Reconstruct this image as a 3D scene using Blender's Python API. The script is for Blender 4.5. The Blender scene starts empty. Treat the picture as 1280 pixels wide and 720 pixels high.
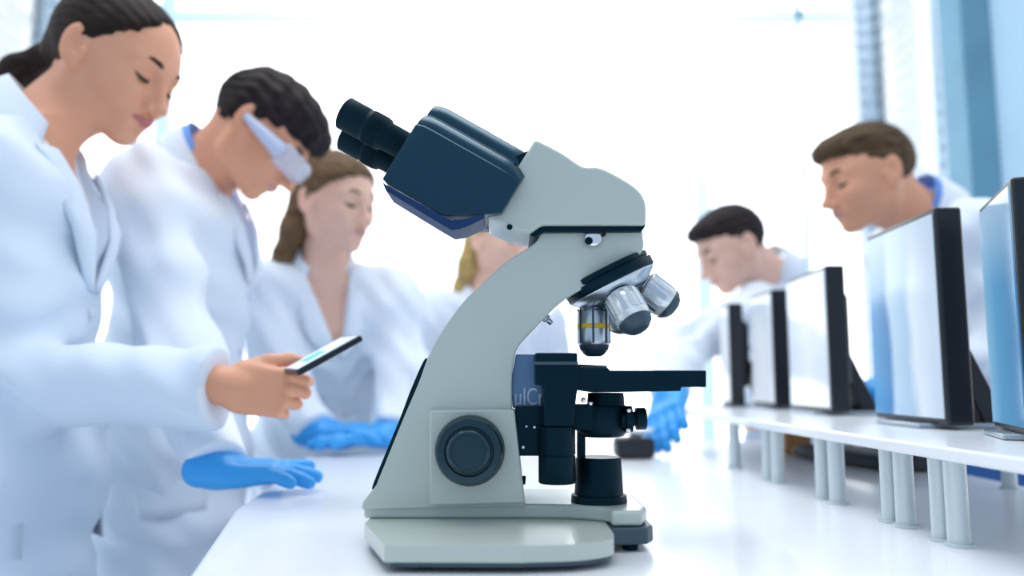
import bpy, bmesh, math, random
import numpy as np
from mathutils import Vector, Matrix, Euler
random.seed(7); np.random.seed(7)
C = bpy.context.scene.collection
sc = bpy.context.scene

# ------------------------------------------------------------------ camera
CZ = 1.05            # camera height; the bench top is 0.90
BZ = 0.90
PITCH = math.radians(6.67)
F = 1000.0
cam_d = bpy.data.cameras.new('camera'); cam = bpy.data.objects.new('camera', cam_d); C.objects.link(cam)
cam.location = (0, 0, CZ); cam.rotation_euler = (math.pi/2 + PITCH, 0, 0)
cam_d.sensor_width = 36.0; cam_d.lens = 36.0*F/1280.0
cam_d.clip_start = 0.02; cam_d.clip_end = 200
cam_d.dof.use_dof = True; cam_d.dof.focus_distance = 0.80; cam_d.dof.aperture_fstop = 2.3
sc.camera = cam

# ------------------------------------------------------------------ world and exposure
sc.view_settings.view_transform = 'Standard'; sc.view_settings.look = 'None'
sc.view_settings.gamma = 1.0; sc.view_settings.exposure = 0.12; sc.view_settings.use_curve_mapping = False
w = bpy.data.worlds.new('World'); sc.world = w; w.use_nodes = True
wn = w.node_tree; wn.nodes.clear()
wo = wn.nodes.new('ShaderNodeOutputWorld'); bg = wn.nodes.new('ShaderNodeBackground')
tc = wn.nodes.new('ShaderNodeTexCoord'); sep = wn.nodes.new('ShaderNodeSeparateXYZ')
mr = wn.nodes.new('ShaderNodeMapRange'); mr.inputs['From Min'].default_value = -0.6; mr.inputs['From Max'].default_value = 0.62
cr = wn.nodes.new('ShaderNodeValToRGB')
cr.color_ramp.elements[0].color = (0.32, 0.41, 0.52, 1); cr.color_ramp.elements[1].color = (2.3, 2.3, 2.3, 1)   # bright overcast sky beyond the back windows
_e = cr.color_ramp.elements.new(0.82); _e.color = (1.0, 1.0, 1.0, 1)
wn.links.new(tc.outputs['Generated'], sep.inputs[0]); wn.links.new(sep.outputs['Y'], mr.inputs['Value'])
wn.links.new(mr.outputs[0], cr.inputs[0]); wn.links.new(cr.outputs[0], bg.inputs[0]); wn.links.new(bg.outputs[0], wo.inputs[0])
bg.inputs['Strength'].default_value = 1.35
sc.cycles.max_bounces = 8; sc.cycles.transparent_max_bounces = 12
sc.cycles.caustics_reflective = False; sc.cycles.caustics_refractive = False

def area(name, loc, target, size, energy, col=(1, 1, 1), size_y=None):
    l = bpy.data.lights.new(name, 'AREA'); l.energy = energy; l.color = col; l.size = size
    if size_y: l.shape = 'RECTANGLE'; l.size_y = size_y
    o = bpy.data.objects.new(name, l); C.objects.link(o); o.location = loc
    o.rotation_euler = (Vector(target)-Vector(loc)).to_track_quat('-Z', 'Y').to_euler()
    return o
# unseen lamps added as fill; daylight comes from the sky through the windows
area('window_frame_fill', (0.0, 4.6, 4.4), (0, 6.5, 2.2), 5.0, 125, (0.97, 0.99, 1.0), 1.0)  # added lamp that brightens the backlit window frames
area('overhead_fill', (-0.3, 1.5, 4.3), (-0.3, 1.3, 0), 3.0, 75, (1.0, 0.97, 0.94), 2.6)  # added fill for front faces and highlights on the housing ridges

# ------------------------------------------------------------------ helpers
cp, sp = math.cos(PITCH), math.sin(PITCH)
def ray(px, py):
    u = (px-640.0)/F; v = (360.0-py)/F
    return Vector((u, cp - v*sp, sp + v*cp))
def at(px, py, Y):                       # the point at distance Y that the photograph shows at this pixel
    r = ray(px, py); t = Y/r.y
    return Vector((r.x*t, Y, CZ + r.z*t))
def on_z(px, py, z):
    r = ray(px, py); t = (z-CZ)/r.z
    return Vector((r.x*t, r.y*t, z))

def lerp(a, b, t): return a+(b-a)*t
MATS = {}
def mat(name, col, rough=0.5, metal=0.0, bump=0.0, bscale=200, coat=0.0, sss=0.0, emit=None, estr=1.0, noise=0.0, nscale=20, spec=0.5, sheen=0.0, stint=None):
    if name in MATS: return MATS[name]
    m = bpy.data.materials.new(name); m.use_nodes = True; nt = m.node_tree
    b = nt.nodes['Principled BSDF']
    b.inputs['Base Color'].default_value = (*col, 1); b.inputs['Roughness'].default_value = rough
    b.inputs['Metallic'].default_value = metal; b.inputs['Coat Weight'].default_value = coat
    b.inputs['Specular IOR Level'].default_value = spec; b.inputs['Sheen Weight'].default_value = sheen
    if stint: b.inputs['Specular Tint'].default_value = (*stint, 1)
    if sss: b.inputs['Subsurface Weight'].default_value = sss; b.inputs['Subsurface Radius'].default_value = (0.02, 0.008, 0.004); b.inputs['Subsurface Scale'].default_value = 0.5
    if emit: b.inputs['Emission Color'].default_value = (*emit, 1); b.inputs['Emission Strength'].default_value = estr
    t = nt.nodes.new('ShaderNodeTexCoord')
    if noise:
        n = nt.nodes.new('ShaderNodeTexNoise'); n.inputs['Scale'].default_value = nscale
        r = nt.nodes.new('ShaderNodeValToRGB')
        r.color_ramp.elements[0].position = 0.35; r.color_ramp.elements[1].position = 0.65
        r.color_ramp.elements[0].color = (*[c*(1-noise) for c in col], 1); r.color_ramp.elements[1].color = (*[min(1, c*(1+noise)) for c in col], 1)
        nt.links.new(t.outputs['Object'], n.inputs['Vector']); nt.links.new(n.outputs[0], r.inputs[0]); nt.links.new(r.outputs[0], b.inputs['Base Color'])
    if bump:
        n = nt.nodes.new('ShaderNodeTexNoise'); n.inputs['Scale'].default_value = bscale; n.inputs['Detail'].default_value = 3
        bp = nt.nodes.new('ShaderNodeBump'); bp.inputs['Strength'].default_value = bump; bp.inputs['Distance'].default_value = 0.002
        nt.links.new(t.outputs['Object'], n.inputs['Vector']); nt.links.new(n.outputs[0], bp.inputs['Height']); nt.links.new(bp.outputs[0], b.inputs['Normal'])
    MATS[name] = m; return m

def glass_mat(name, tint, refl=0.12, rough=0.02):
    if name in MATS: return MATS[name]
    m = bpy.data.materials.new(name); m.use_nodes = True; nt = m.node_tree; nt.nodes.clear()
    o = nt.nodes.new('ShaderNodeOutputMaterial'); mx = nt.nodes.new('ShaderNodeMixShader')
    tr = nt.nodes.new('ShaderNodeBsdfTransparent'); tr.inputs[0].default_value = (*tint, 1)
    g = nt.nodes.new('ShaderNodeBsdfGlossy'); g.inputs['Roughness'].default_value = rough
    fr = nt.nodes.new('ShaderNodeFresnel'); fr.inputs[0].default_value = 1.45
    ad = nt.nodes.new('ShaderNodeMath'); ad.operation = 'MULTIPLY_ADD'; ad.inputs[1].default_value = 0.8; ad.inputs[2].default_value = refl*0.2
    nt.links.new(fr.outputs[0], ad.inputs[0]); nt.links.new(ad.outputs[0], mx.inputs[0])
    nt.links.new(tr.outputs[0], mx.inputs[1]); nt.links.new(g.outputs[0], mx.inputs[2]); nt.links.new(mx.outputs[0], o.inputs[0])
    MATS[name] = m; return m

def empty(name, loc=(0, 0, 0)):
    o = bpy.data.objects.new(name, None); C.objects.link(o); o.location = loc; o.empty_display_size = 0.05
    bpy.context.view_layer.update(); return o
def tag(o, label=None, cat=None, group=None, kind=None):
    if label: o['label'] = label
    if cat: o['category'] = cat
    if group: o['group'] = group
    if kind: o['kind'] = kind
    return o
def wloc(o):
    v = Vector((0, 0, 0))
    while o is not None: v += o.location; o = o.parent
    return v
def link(name, me, m, parent=None, smooth=False, bevel=0.0, seg=3, origin=None, limit=35):
    """links a mesh whose vertices are in world coordinates"""
    if origin is None:
        if len(me.vertices):
            co = np.empty(3*len(me.vertices)); me.vertices.foreach_get('co', co); co = co.reshape(-1, 3)
            origin = Vector(((co[:, 0].min()+co[:, 0].max())/2, (co[:, 1].min()+co[:, 1].max())/2, co[:, 2].min()))
        else: origin = Vector((0, 0, 0))
    origin = Vector(origin)
    me.transform(Matrix.Translation(-origin))
    o = bpy.data.objects.new(name, me); C.objects.link(o)
    for mm in (m if isinstance(m, (list, tuple)) else [m]): me.materials.append(mm)
    if parent: o.parent = parent; o.location = origin - wloc(parent)
    else: o.location = origin
    if bevel:
        b = o.modifiers.new('b', 'BEVEL'); b.width = bevel; b.segments = seg; b.limit_method = 'ANGLE'; b.angle_limit = math.radians(limit)
        b.harden_normals = False
    if smooth or bevel:
        me.shade_smooth()
        try: me.set_sharp_from_angle(angle=math.radians(50 if not bevel else 50))
        except Exception: pass
    return o
def bm_mesh(bm, name='m'):
    bmesh.ops.recalc_face_normals(bm, faces=bm.faces)
    me = bpy.data.meshes.new(name); bm.to_mesh(me); bm.free(); return me

def add_box(bm, c, s, R=None):
    R = R or Matrix.Identity(3); c = Vector(c)
    vs = [bm.verts.new(c + R @ Vector((x*s[0]/2, y*s[1]/2, z*s[2]/2))) for x in (-1, 1) for y in (-1, 1) for z in (-1, 1)]
    for f in ((0, 1, 3, 2), (4, 6, 7, 5), (0, 4, 5, 1), (2, 3, 7, 6), (0, 2, 6, 4), (1, 5, 7, 3)):
        bm.faces.new([vs[i] for i in f])
def box(name, c, s, m, parent=None, bevel=0.0, R=None, **k):
    bm = bmesh.new(); add_box(bm, c, s, R); return link(name, bm_mesh(bm), m, parent, bevel=bevel, **k)
def axes(d):
    d = Vector(d).normalized(); a = Vector((0, 0, 1)) if abs(d.z) < 0.9 else Vector((1, 0, 0))
    u = d.cross(a).normalized(); return d, u, d.cross(u).normalized()
def add_lathe(bm, p0, d, prof, n=48, rib=0.0, ribn=0, cap=True):
    """profile [(t, r)...] spun about the axis through p0 along d; rib: depth of lengthwise knurling"""
    d, u, v = axes(d); p0 = Vector(p0); rings = []
    for t, r in prof:
        ring = []
        for i in range(n):
            a = 2*math.pi*i/n; rr = r*(1-(rib if (i % 2) else 0)) if ribn else r
            ring.append(bm.verts.new(p0 + d*t + (u*math.cos(a)+v*math.sin(a))*max(rr, 1e-5)))
        rings.append(ring)
    for a, b in zip(rings, rings[1:]):
        for i in range(n): bm.faces.new((a[i], a[(i+1) % n], b[(i+1) % n], b[i]))
    if cap: bm.faces.new(rings[0][::-1]); bm.faces.new(rings[-1])
def lathe(name, p0, d, prof, m, parent=None, n=48, bevel=0.0, rib=0.0, **k):
    bm = bmesh.new(); add_lathe(bm, p0, d, prof, n, rib, 1 if rib else 0); return link(name, bm_mesh(bm), m, parent, smooth=True, bevel=bevel, **k)
def add_tube(bm, pts, r, n=12):
    pts = [Vector(p) for p in pts]; rings = []
    for i, p in enumerate(pts):
        d = (pts[min(i+1, len(pts)-1)]-pts[max(i-1, 0)]); _, u, v = axes(d)
        rr = r[i] if isinstance(r, (list, tuple)) else r
        if i and (u.dot(pu) < 0): pass
        if i:
            u = (pu - d.normalized()*pu.dot(d.normalized())).normalized(); v = d.normalized().cross(u)
        pu = u
        rings.append([bm.verts.new(p+(u*math.cos(2*math.pi*j/n)+v*math.sin(2*math.pi*j/n))*rr) for j in range(n)])
    for a, b in zip(rings, rings[1:]):
        for j in range(n): bm.faces.new((a[j], a[(j+1) % n], b[(j+1) % n], b[j]))
    bm.faces.new(rings[0][::-1]); bm.faces.new(rings[-1])
def tube(name, pts, r, m, parent=None, n=12, **k):
    bm = bmesh.new(); add_tube(bm, pts, r, n); return link(name, bm_mesh(bm), m, parent, smooth=True, **k)
def smooth_poly(pts, sharp=(), n=6):
    """closed Catmull-Rom through pts; indices in sharp stay corners"""
    out = []; N = len(pts)
    for i in range(N):
        p0, p1, p2, p3 = (np.array(pts[(i+k-1) % N], float) for k in range(4))
        if i in sharp: p0 = p1 - (p2-p1)
        if (i+1) % N in sharp: p3 = p2 + (p2-p1)
        if i in sharp and (i+1) % N in sharp: out.append(tuple(p1)); continue
        for j in range(n):
            t = j/n
            out.append(tuple(0.5*((2*p1)+(-p0+p2)*t+(2*p0-5*p1+4*p2-p3)*t*t+(-p0+3*p1-3*p2+p3)*t**3)))
    return out
def add_slab(bm, pts, Yn, Yf):
    """outline measured on the photograph at distance Yn, given its real thickness back to Yf"""
    a = [at(x, y, Yn) for x, y in pts]; b = [Vector((p.x, Yf, p.z)) for p in a]
    va = [bm.verts.new(p) for p in a]; vb = [bm.verts.new(p) for p in b]; n = len(a)
    bm.faces.new(va); bm.faces.new(vb[::-1])
    for i in range(n): bm.faces.new((va[i], vb[i], vb[(i+1) % n], va[(i+1) % n]))
def slab(name, pts, Yn, Yf, m, parent=None, bevel=0.002, **k):
    bm = bmesh.new(); add_slab(bm, pts, Yn, Yf); return link(name, bm_mesh(bm), m, parent, bevel=bevel, **k)
def add_plan(bm, pts, z0, z1):
    va = [bm.verts.new((x, y, z0)) for x, y in pts]; vb = [bm.verts.new((x, y, z1)) for x, y in pts]; n = len(pts)
    bm.faces.new(va[::-1]); bm.faces.new(vb)
    for i in range(n): bm.faces.new((va[i], va[(i+1) % n], vb[(i+1) % n], vb[i]))
def plan(name, pts, z0, z1, m, parent=None, bevel=0.002, **k):
    bm = bmesh.new(); add_plan(bm, pts, z0, z1); return link(name, bm_mesh(bm), m, parent, bevel=bevel, **k)

def text_mesh(name, s, m, parent, loc, size, ext=0.0006, rot=(math.pi/2, 0, 0), spacing=1.0, xscale=1.0):
    cu = bpy.data.curves.new(name, 'FONT'); cu.body = s; cu.size = size; cu.extrude = ext; cu.space_character = spacing
    t = bpy.data.objects.new(name, cu); C.objects.link(t); t.rotation_euler = rot; t.scale = (xscale, 1, 1); t.location = loc
    bpy.context.view_layer.update(); dg = bpy.context.evaluated_depsgraph_get()
    me = bpy.data.meshes.new_from_object(t.evaluated_get(dg)); me.transform(t.matrix_world.copy())
    bpy.data.objects.remove(t); me.materials.clear(); return link(name, me, m, parent)
# ------------------------------------------------------------------ materials of the room
M_white = mat('white_laminate', (0.86, 0.89, 0.93), 0.28, coat=0.2, bump=0.03)
M_wall = mat('white_wall', (0.86, 0.90, 0.95), 0.7, bump=0.05, bscale=60)
M_frame = mat('white_frame', (0.88, 0.93, 0.98), 0.4)
M_framedim = mat('pale_blue_frame', (0.68, 0.84, 0.88), 0.6)
M_blind = mat('pale_blue_blind', (0.80, 0.91, 0.99), 0.5)
M_blind = bpy.data.materials.new('translucent_blind'); M_blind.use_nodes = True
_n = M_blind.node_tree; _b = _n.nodes['Principled BSDF']; _b.inputs['Base Color'].default_value = (.62, .82, .96, 1); _b.inputs['Roughness'].default_value = .6
_t = _n.nodes.new('ShaderNodeBsdfTranslucent'); _t.inputs[0].default_value = (.62, .82, .96, 1); _m = _n.nodes.new('ShaderNodeMixShader'); _m.inputs[0].default_value = .28
_o = _n.nodes['Material Output']; _n.links.new(_b.outputs[0], _m.inputs[1]); _n.links.new(_t.outputs[0], _m.inputs[2]); _n.links.new(_m.outputs[0], _o.inputs[0])
M_floor = mat('floor_vinyl', (0.80, 0.85, 0.90), 0.25, noise=0.04, nscale=4)
M_glass = glass_mat('window_glass', (0.97, 0.99, 1.0))
M_bluecol = mat('blue_grey_pillar', (0.12, 0.30, 0.42), 0.5, noise=0.1, nscale=3)
M_bluewall = mat('light_blue_wall', (0.60, 0.82, 0.96), 0.55, noise=0.05, nscale=2)

def struct(o): o['kind'] = 'structure'; return o
X0, X1, YB, ZT = -3.9, 3.0, 6.5, 4.6
struct(box('floor', (-0.45, 2.9, -0.05), (7.3, 7.6, 0.1), M_floor))
struct(box('ceiling', (-0.45, 3.6, ZT+0.05), (7.3, 6.2, 0.1), M_wall))
# back wall is nearly all glass: low sill wall, lintel, then the window frames
struct(box('wall_back', (-0.45, YB+0.1, 0.2), (7.3, 0.2, 0.4), M_wall))
struct(box('trim_1', (-0.45, YB+0.1, ZT-0.05), (7.3, 0.2, 0.1), M_frame))
def window(n, x0, x1, z0, z1, y, rails, mul, m=M_framedim):
    w_ = struct(empty('window_%d' % n, ((x0+x1)/2, y, z0)))
    bm = bmesh.new(); t = 0.06
    for x in (x0+t/2, x1-t/2): add_box(bm, (x, y, (z0+z1)/2), (t, 0.08, z1-z0))
    for z in (z0+t/2, z1-t/2): add_box(bm, ((x0+x1)/2, y, z), (x1-x0-2*t, 0.08, t))
    for z in rails: add_box(bm, ((x0+x1)/2, y, z), (x1-x0-2*t, 0.07, 0.10))
    for x in mul: add_box(bm, (x, y, (z0+z1)/2), (0.05, 0.07, z1-z0-2*t))
    f = link('window_frame', bm_mesh(bm), m, w_); f['kind'] = 'structure'
    g = box('pane', ((x0+x1)/2, y, (z0+z1)/2), (x1-x0-2*t, 0.008, z1-z0-2*t), M_glass, w_); g['kind'] = 'structure'
    return w_
def wx(px): return (px-640)/F*YB*1.0
zr = at(640, 18, YB).z
window(1, X0, -2.95, 0.4, ZT-0.1, YB+0.05, [zr], [])
window(2, -2.95, wx(606), 0.4, ZT-0.1, YB+0.05, [zr], [])
window(3, wx(606), wx(880)+0.03, 0.4, ZT-0.1, YB+0.05, [zr], [])
window(4, wx(880)+0.03, X1, 0.4, ZT-0.1, YB+0.05, [zr], [2.45])

# side walls: posts with tall windows and slatted blinds between them
def side_wall(name, x, bays, n0, inward):
    bm = bmesh.new()
    ys = sorted(set([b[0] for b in bays]+[b[1] for b in bays])); lo, hi = 0.9, ZT-0.15
    add_box(bm, (x, (ys[0]+ys[-1])/2, lo/2), (0.2, ys[-1]-ys[0], lo))
    add_box(bm, (x, (ys[0]+ys[-1])/2, (hi+ZT)/2), (0.2, ys[-1]-ys[0], ZT-hi))
    for y in ys: add_box(bm, (x, y, (lo+hi)/2), (0.2, 0.16, hi-lo))
    struct(link(name, bm_mesh(bm), M_wall))
    for k, (a, b) in enumerate(bays):
        w_ = struct(empty('window_%d' % (n0+k), (x, (a+b)/2, lo)))
        bm = bmesh.new()
        for y in (a+0.11, b-0.11): add_box(bm, (x, y, (lo+hi)/2), (0.06, 0.06, hi-lo))
        for z in (lo+0.03, hi-0.03, 2.3): add_box(bm, (x, (a+b)/2, z), (0.06, b-a-0.28, 0.06))
        link('window_frame', bm_mesh(bm), M_frame, w_)['kind'] = 'structure'
        box('pane', (x+inward*-0.01, (a+b)/2, (lo+hi)/2), (0.008, b-a-0.28, hi-lo-0.1), M_glass, w_)['kind'] = 'structure'
        bl = empty('window_blind', (x+inward*0.12, (a+b)/2, lo))
        side = 'left' if inward > 0 else 'right'; where = ['nearest the camera', 'in the middle', 'nearest the back windows'][k]
        tag(bl, 'pale blue slatted window blind on the %s side wall, %s' % (side, where), 'blind', 'slatted blinds on the side walls')
        bm = bmesh.new(); z = lo+0.1; R = Matrix.Rotation(math.radians(38)*inward, 3, 'Y')
        while z < hi-0.08:
            add_box(bm, (x+inward*0.12, (a+b)/2, z), (0.085, b-a-0.2, 0.006), R); z += 0.115
        link('slats', bm_mesh(bm), M_blind, bl)
        box('head_rail', (x+inward*0.12, (a+b)/2, hi-0.03), (0.06, b-a-0.18, 0.05), M_frame, bl)
side_wall('wall_left', X0+0.1, [(2.6, 3.9), (3.9, 5.2), (5.2, 6.3)], 5, 1)
side_wall('wall_right', X1-0.1, [(3.0, 4.1), (4.1, 5.2), (5.2, 6.3)], 8, -1)

# the pillar and the pale blue partition at the right edge
pa, pb = at(1213, 200, 2.75), at(1241, 200, 2.75)
plan('support_pillar', [(pa.x, 2.75), (pb.x+0.03, 2.75), (pb.x+0.03, 2.9), (pa.x, 2.9)], 0, ZT, M_bluecol, bevel=0.004)['kind'] = 'structure'
plan('wall_partition', [(pb.x+0.03, 2.78), (3.0, 2.78), (3.0, 2.86), (pb.x+0.03, 2.86)], 0, ZT, M_bluewall)['kind'] = 'structure'
pc, pd_ = at(1192, 200, 2.95), at(1209, 200, 2.95)
plan('trim_2', [(pc.x, 2.95), (pd_.x, 2.95), (pd_.x, 3.0), (pc.x, 3.0)], 0, ZT, M_frame)['kind'] = 'structure'

# ------------------------------------------------------------------ bench
edge = [(236, 720), (294, 637), (345, 603), (372, 590), (380, 572)]
E = [on_z(x, y, BZ) for x, y in edge]
d0 = (E[0]-E[1]).normalized()
near = E[0] + d0*0.42
bench_pts = [(near.x, near.y)] + [(p.x, p.y) for p in E] + [(E[-1].x, 1.70), (-0.10, 1.70), (-0.04, 2.05), (0.74, 2.05), (0.74, near.y)]
bench = tag(empty('lab_bench', (0.1, 1.2, 0)), 'long white laboratory bench the microscope stands on', 'bench')
plan('bench_top', bench_pts, BZ-0.035, BZ, M_white, bench, bevel=0.004)
cx, cy = 0.15, 1.15
plan('carcass', [(cx+(x-cx)*0.86, cy+(y-cy)*0.86) for x, y in bench_pts], 0.0, BZ-0.035, mat('bench_carcass', (0.7, 0.76, 0.84), 0.5), bench)
# ------------------------------------------------------------------ microscope
M_body = mat('grey_green_enamel', (0.50, 0.56, 0.52), 0.32, coat=0.25, bump=0.02, bscale=300)
M_black = mat('black_enamel', (0.001, 0.009, 0.016), 0.4, spec=0.25, stint=(.3, .75, 1))
M_blackg = mat('black_gloss', (0.001, 0.010, 0.022), 0.25, spec=0.95, stint=(.32, .72, 1))
M_rubber = mat('dark_rubber', (0.003, 0.011, 0.018), 0.6, spec=0.25, stint=(.3, .75, 1), bump=0.1, bscale=400)
M_knob = mat('dark_knob', (0.002, 0.012, 0.018), 0.2, spec=0.8, stint=(.5, .85, 1))
M_knobr = mat('grey_knob_ring', (0.03, 0.055, 0.06), 0.4)
M_chrome = mat('chrome', (0.80, 0.82, 0.85), 0.12, metal=1.0)
M_silver = mat('satin_silver', (0.55, 0.62, 0.70), 0.28, metal=0.9)
M_slate = mat('slate_underside', (0.035, 0.07, 0.10), 0.4)
M_yellow = mat('yellow_band', (0.75, 0.52, 0.02), 0.4)
M_clear = mat('frosted_shell', (0.75, 0.80, 0.84), 0.12, metal=0.35, coat=0.6, noise=0.25, nscale=60)
M_label = mat('blue_label', (0.13, 0.24, 0.42), 0.35, metal=0.3)
M_let = mat('label_lettering', (0.55, 0.70, 0.90), 0.4)

scope = tag(empty('microscope', (0.0, 0.78, BZ)), 'large grey binocular microscope with black eyepiece housing standing on the white bench', 'microscope')
S = scope
g = 0.0045      # height of the rubber feet
def bx(px, py, dz): p = on_z(px, py, BZ+dz); return (p.x, p.y)
# lower slab: its near edge, rounded at the right
z1, z2, z3 = 0.0085, 0.0215, 0.035
nl = on_z(480, 703, BZ+z1); nr = on_z(775, 698, BZ+z1)
xl, yl = nl.x, nl.y; xr = nr.x
slabp = [(xl, yl), (xl+0.10, yl-0.002), (xr-0.075, yl-0.001), (xr-0.035, yl+0.005), (xr-0.008, yl+0.022), (xr-0.001, yl+0.045), (xr-0.001, yl+0.10), (xr-0.02, 0.90), (xl-0.032, 0.90), (xl-0.034, yl+0.10)]
slabs = smooth_poly(slabp, sharp=(0, 6, 7, 8, 9), n=6)
plan('base_plinth', [(x+(0.004 if x < 0 else -0.002), y+(0.002 if y < 0.7 else 0)) for x, y in slabs], BZ+g, BZ+z1, M_slate, S, bevel=0.001)
plan('base_slab', slabs, BZ+z1, BZ+z2, M_body, S, bevel=0.003)
# upper tier, its near wall sweeping out towards the right-hand foot
ql = on_z(452, 632, BZ+z3); qr = on_z(812, 637, BZ+z3); qn = on_z(797, 652, BZ+z3)
yt = 0.775
tier = [(ql.x, yt), (0.02, yt), (0.055, yt-0.004), (0.085, yt-0.020), (qr.x-0.035, yt-0.042), (qr.x-0.008, yt-0.040), (qr.x, yt-0.015), (qr.x, 0.86), (qr.x-0.02, 0.885), (ql.x+0.01, 0.885)]
tier = smooth_poly(tier, sharp=(0, 1, 4, 5, 6, 7, 8, 9), n=6)
plan('base_deck', tier, BZ+z2, BZ+z3, M_body, S, bevel=0.003)
# dark corner foot block at the right
plan('corner_block', [(xr+0.0005, yt-0.050), (qr.x-0.004, yt-0.044), (qr.x+0.003, yt-0.03), (qr.x+0.003, 0.86), (xr+0.0005, 0.86)], BZ+0.0065, BZ+z2-0.0005, M_slate, S, bevel=0.002)
for i, (fx, fy) in enumerate([(xl+0.03, yl+0.02), (xr-0.05, yl+0.03), (qr.x-0.018, yt-0.032), (xl-0.02, 0.87), (qr.x-0.03, 0.84)]):
    lathe('rubber_foot', (fx, fy, BZ), (0, 0, 1), [(0, 0.0065), (0.0048, 0.0075), (0.0072, 0.0075)], M_rubber, S, n=24)
lathe('side_screw', (xl-0.032, 0.775, BZ+0.0135), (-1, -0.2, 0), [(0, 0.004), (0.003, 0.004)], M_black, S, n=16)

# arm
YA, YAf = 0.772, 0.842
arm = [(676, 289), (803, 287), (804, 312), (790, 326), (706, 374), (691, 387), (675, 404), (661, 418), (649, 432), (643, 447), (640, 475), (640, 513), (644, 513), (657, 634),
       (452, 637), (453, 628), (470, 606), (503, 525), (523, 478), (534, 448), (549, 419), (577, 380), (600, 357), (633, 327), (668, 304)]
arm_o = slab('arm', smooth_poly(arm, sharp=(0, 1, 3, 4, 11, 12, 13, 14, 15, 16), n=5), YA, YAf, M_body, S, bevel=0.006, seg=4, limit=25)
slab('back_strip', smooth_poly([(530, 450), (534, 455), (521, 487), (476, 606), (468, 611), (467, 603), (499, 525), (513, 488)], n=4), YA+0.0005, YAf-0.01, M_rubber, S, bevel=0.0015)
# side plate carrying the focus knob
slab('side_plate', [(537, 513), (643, 512), (656, 629), (537, 632)], YA-0.010, YA+0.01, M_body, S, bevel=0.0018)
kc = at(588, 562, YA-0.010); kd = (0.0, -1, 0.0)
kn = lathe('focus_knob', kc, kd, [(-0.002, 0.0325), (0.012, 0.0325), (0.014, 0.0315)], M_knobr, S, n=96, rib=0.012)
kk = kc + Vector(kd)*0.012
lathe('coarse_ring', kk, kd, [(0, 0.0305), (0.010, 0.0305), (0.0125, 0.029), (0.0128, 0.0225), (0.0105, 0.0215)], M_knob, kn, n=64)
lathe('fine_knob', kk, kd, [(0.008, 0.0205), (0.019, 0.0205), (0.0215, 0.0185), (0.0218, 0.016), (0.0205, 0.0155), (0.0205, 0.0001)], M_knob, kn, n=72, rib=0.04)
lathe('lock_screw', at(652, 600, YA+0.02), (1, 0, -0.1), [(0, 0.004), (0.003, 0.0045), (0.004, 0.0035)], M_black, S, n=20)
lathe('arm_screw', at(680, 396, YA+0.03), (0.75, 0, -0.66), [(0, 0.0045), (0.004, 0.0045), (0.005, 0.003), (0.0095, 0.003), (0.0105, 0.002)], M_silver, S, n=20)

# seam and head
slab('seam_ring', smooth_poly([(677, 279), (807, 279), (806, 284), (802, 289), (680, 290), (668, 296), (662, 293), (668, 285)], sharp=(0, 1, 3, 4, 6), n=4), YA-0.008, YAf+0.006, M_black, S, bevel=0.001)
YH = 0.757
head = [(669, 173), (700, 189), (724, 205), (734, 208), (746, 208), (762, 214), (785, 227), (798, 237), (805, 247), (808, 258), (808, 281), (677, 281), (662, 292), (636, 284), (607, 272)]
slab('head_housing', smooth_poly(head, sharp=(0, 10, 11, 12, 14), n=5), YH, 0.845, M_body, S, bevel=0.007, seg=4, limit=25)
lathe('head_screw', at(637, 284, YH-0.0005), (0, -1, 0), [(0, 0.0028), (0.001, 0.0028)], M_black, S, n=16)
nk = at(741, 298, YA-0.001)
sc_ = lathe('clamp_screw', nk, (0, -1, 0), [(0, 0.0085), (0.003, 0.0085), (0.004, 0.0075)], M_chrome, S, n=32)
lathe('screw_slot', at(736, 301, YA-0.006), (0, -1, 0), [(0, 0.004), (0.0015, 0.0035)], M_black, sc_, n=20)
tube('screw_pin', [at(748, 297, YA-0.003), at(757, 292, YA-0.004)], 0.0014, M_black, sc_, n=8)

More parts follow.
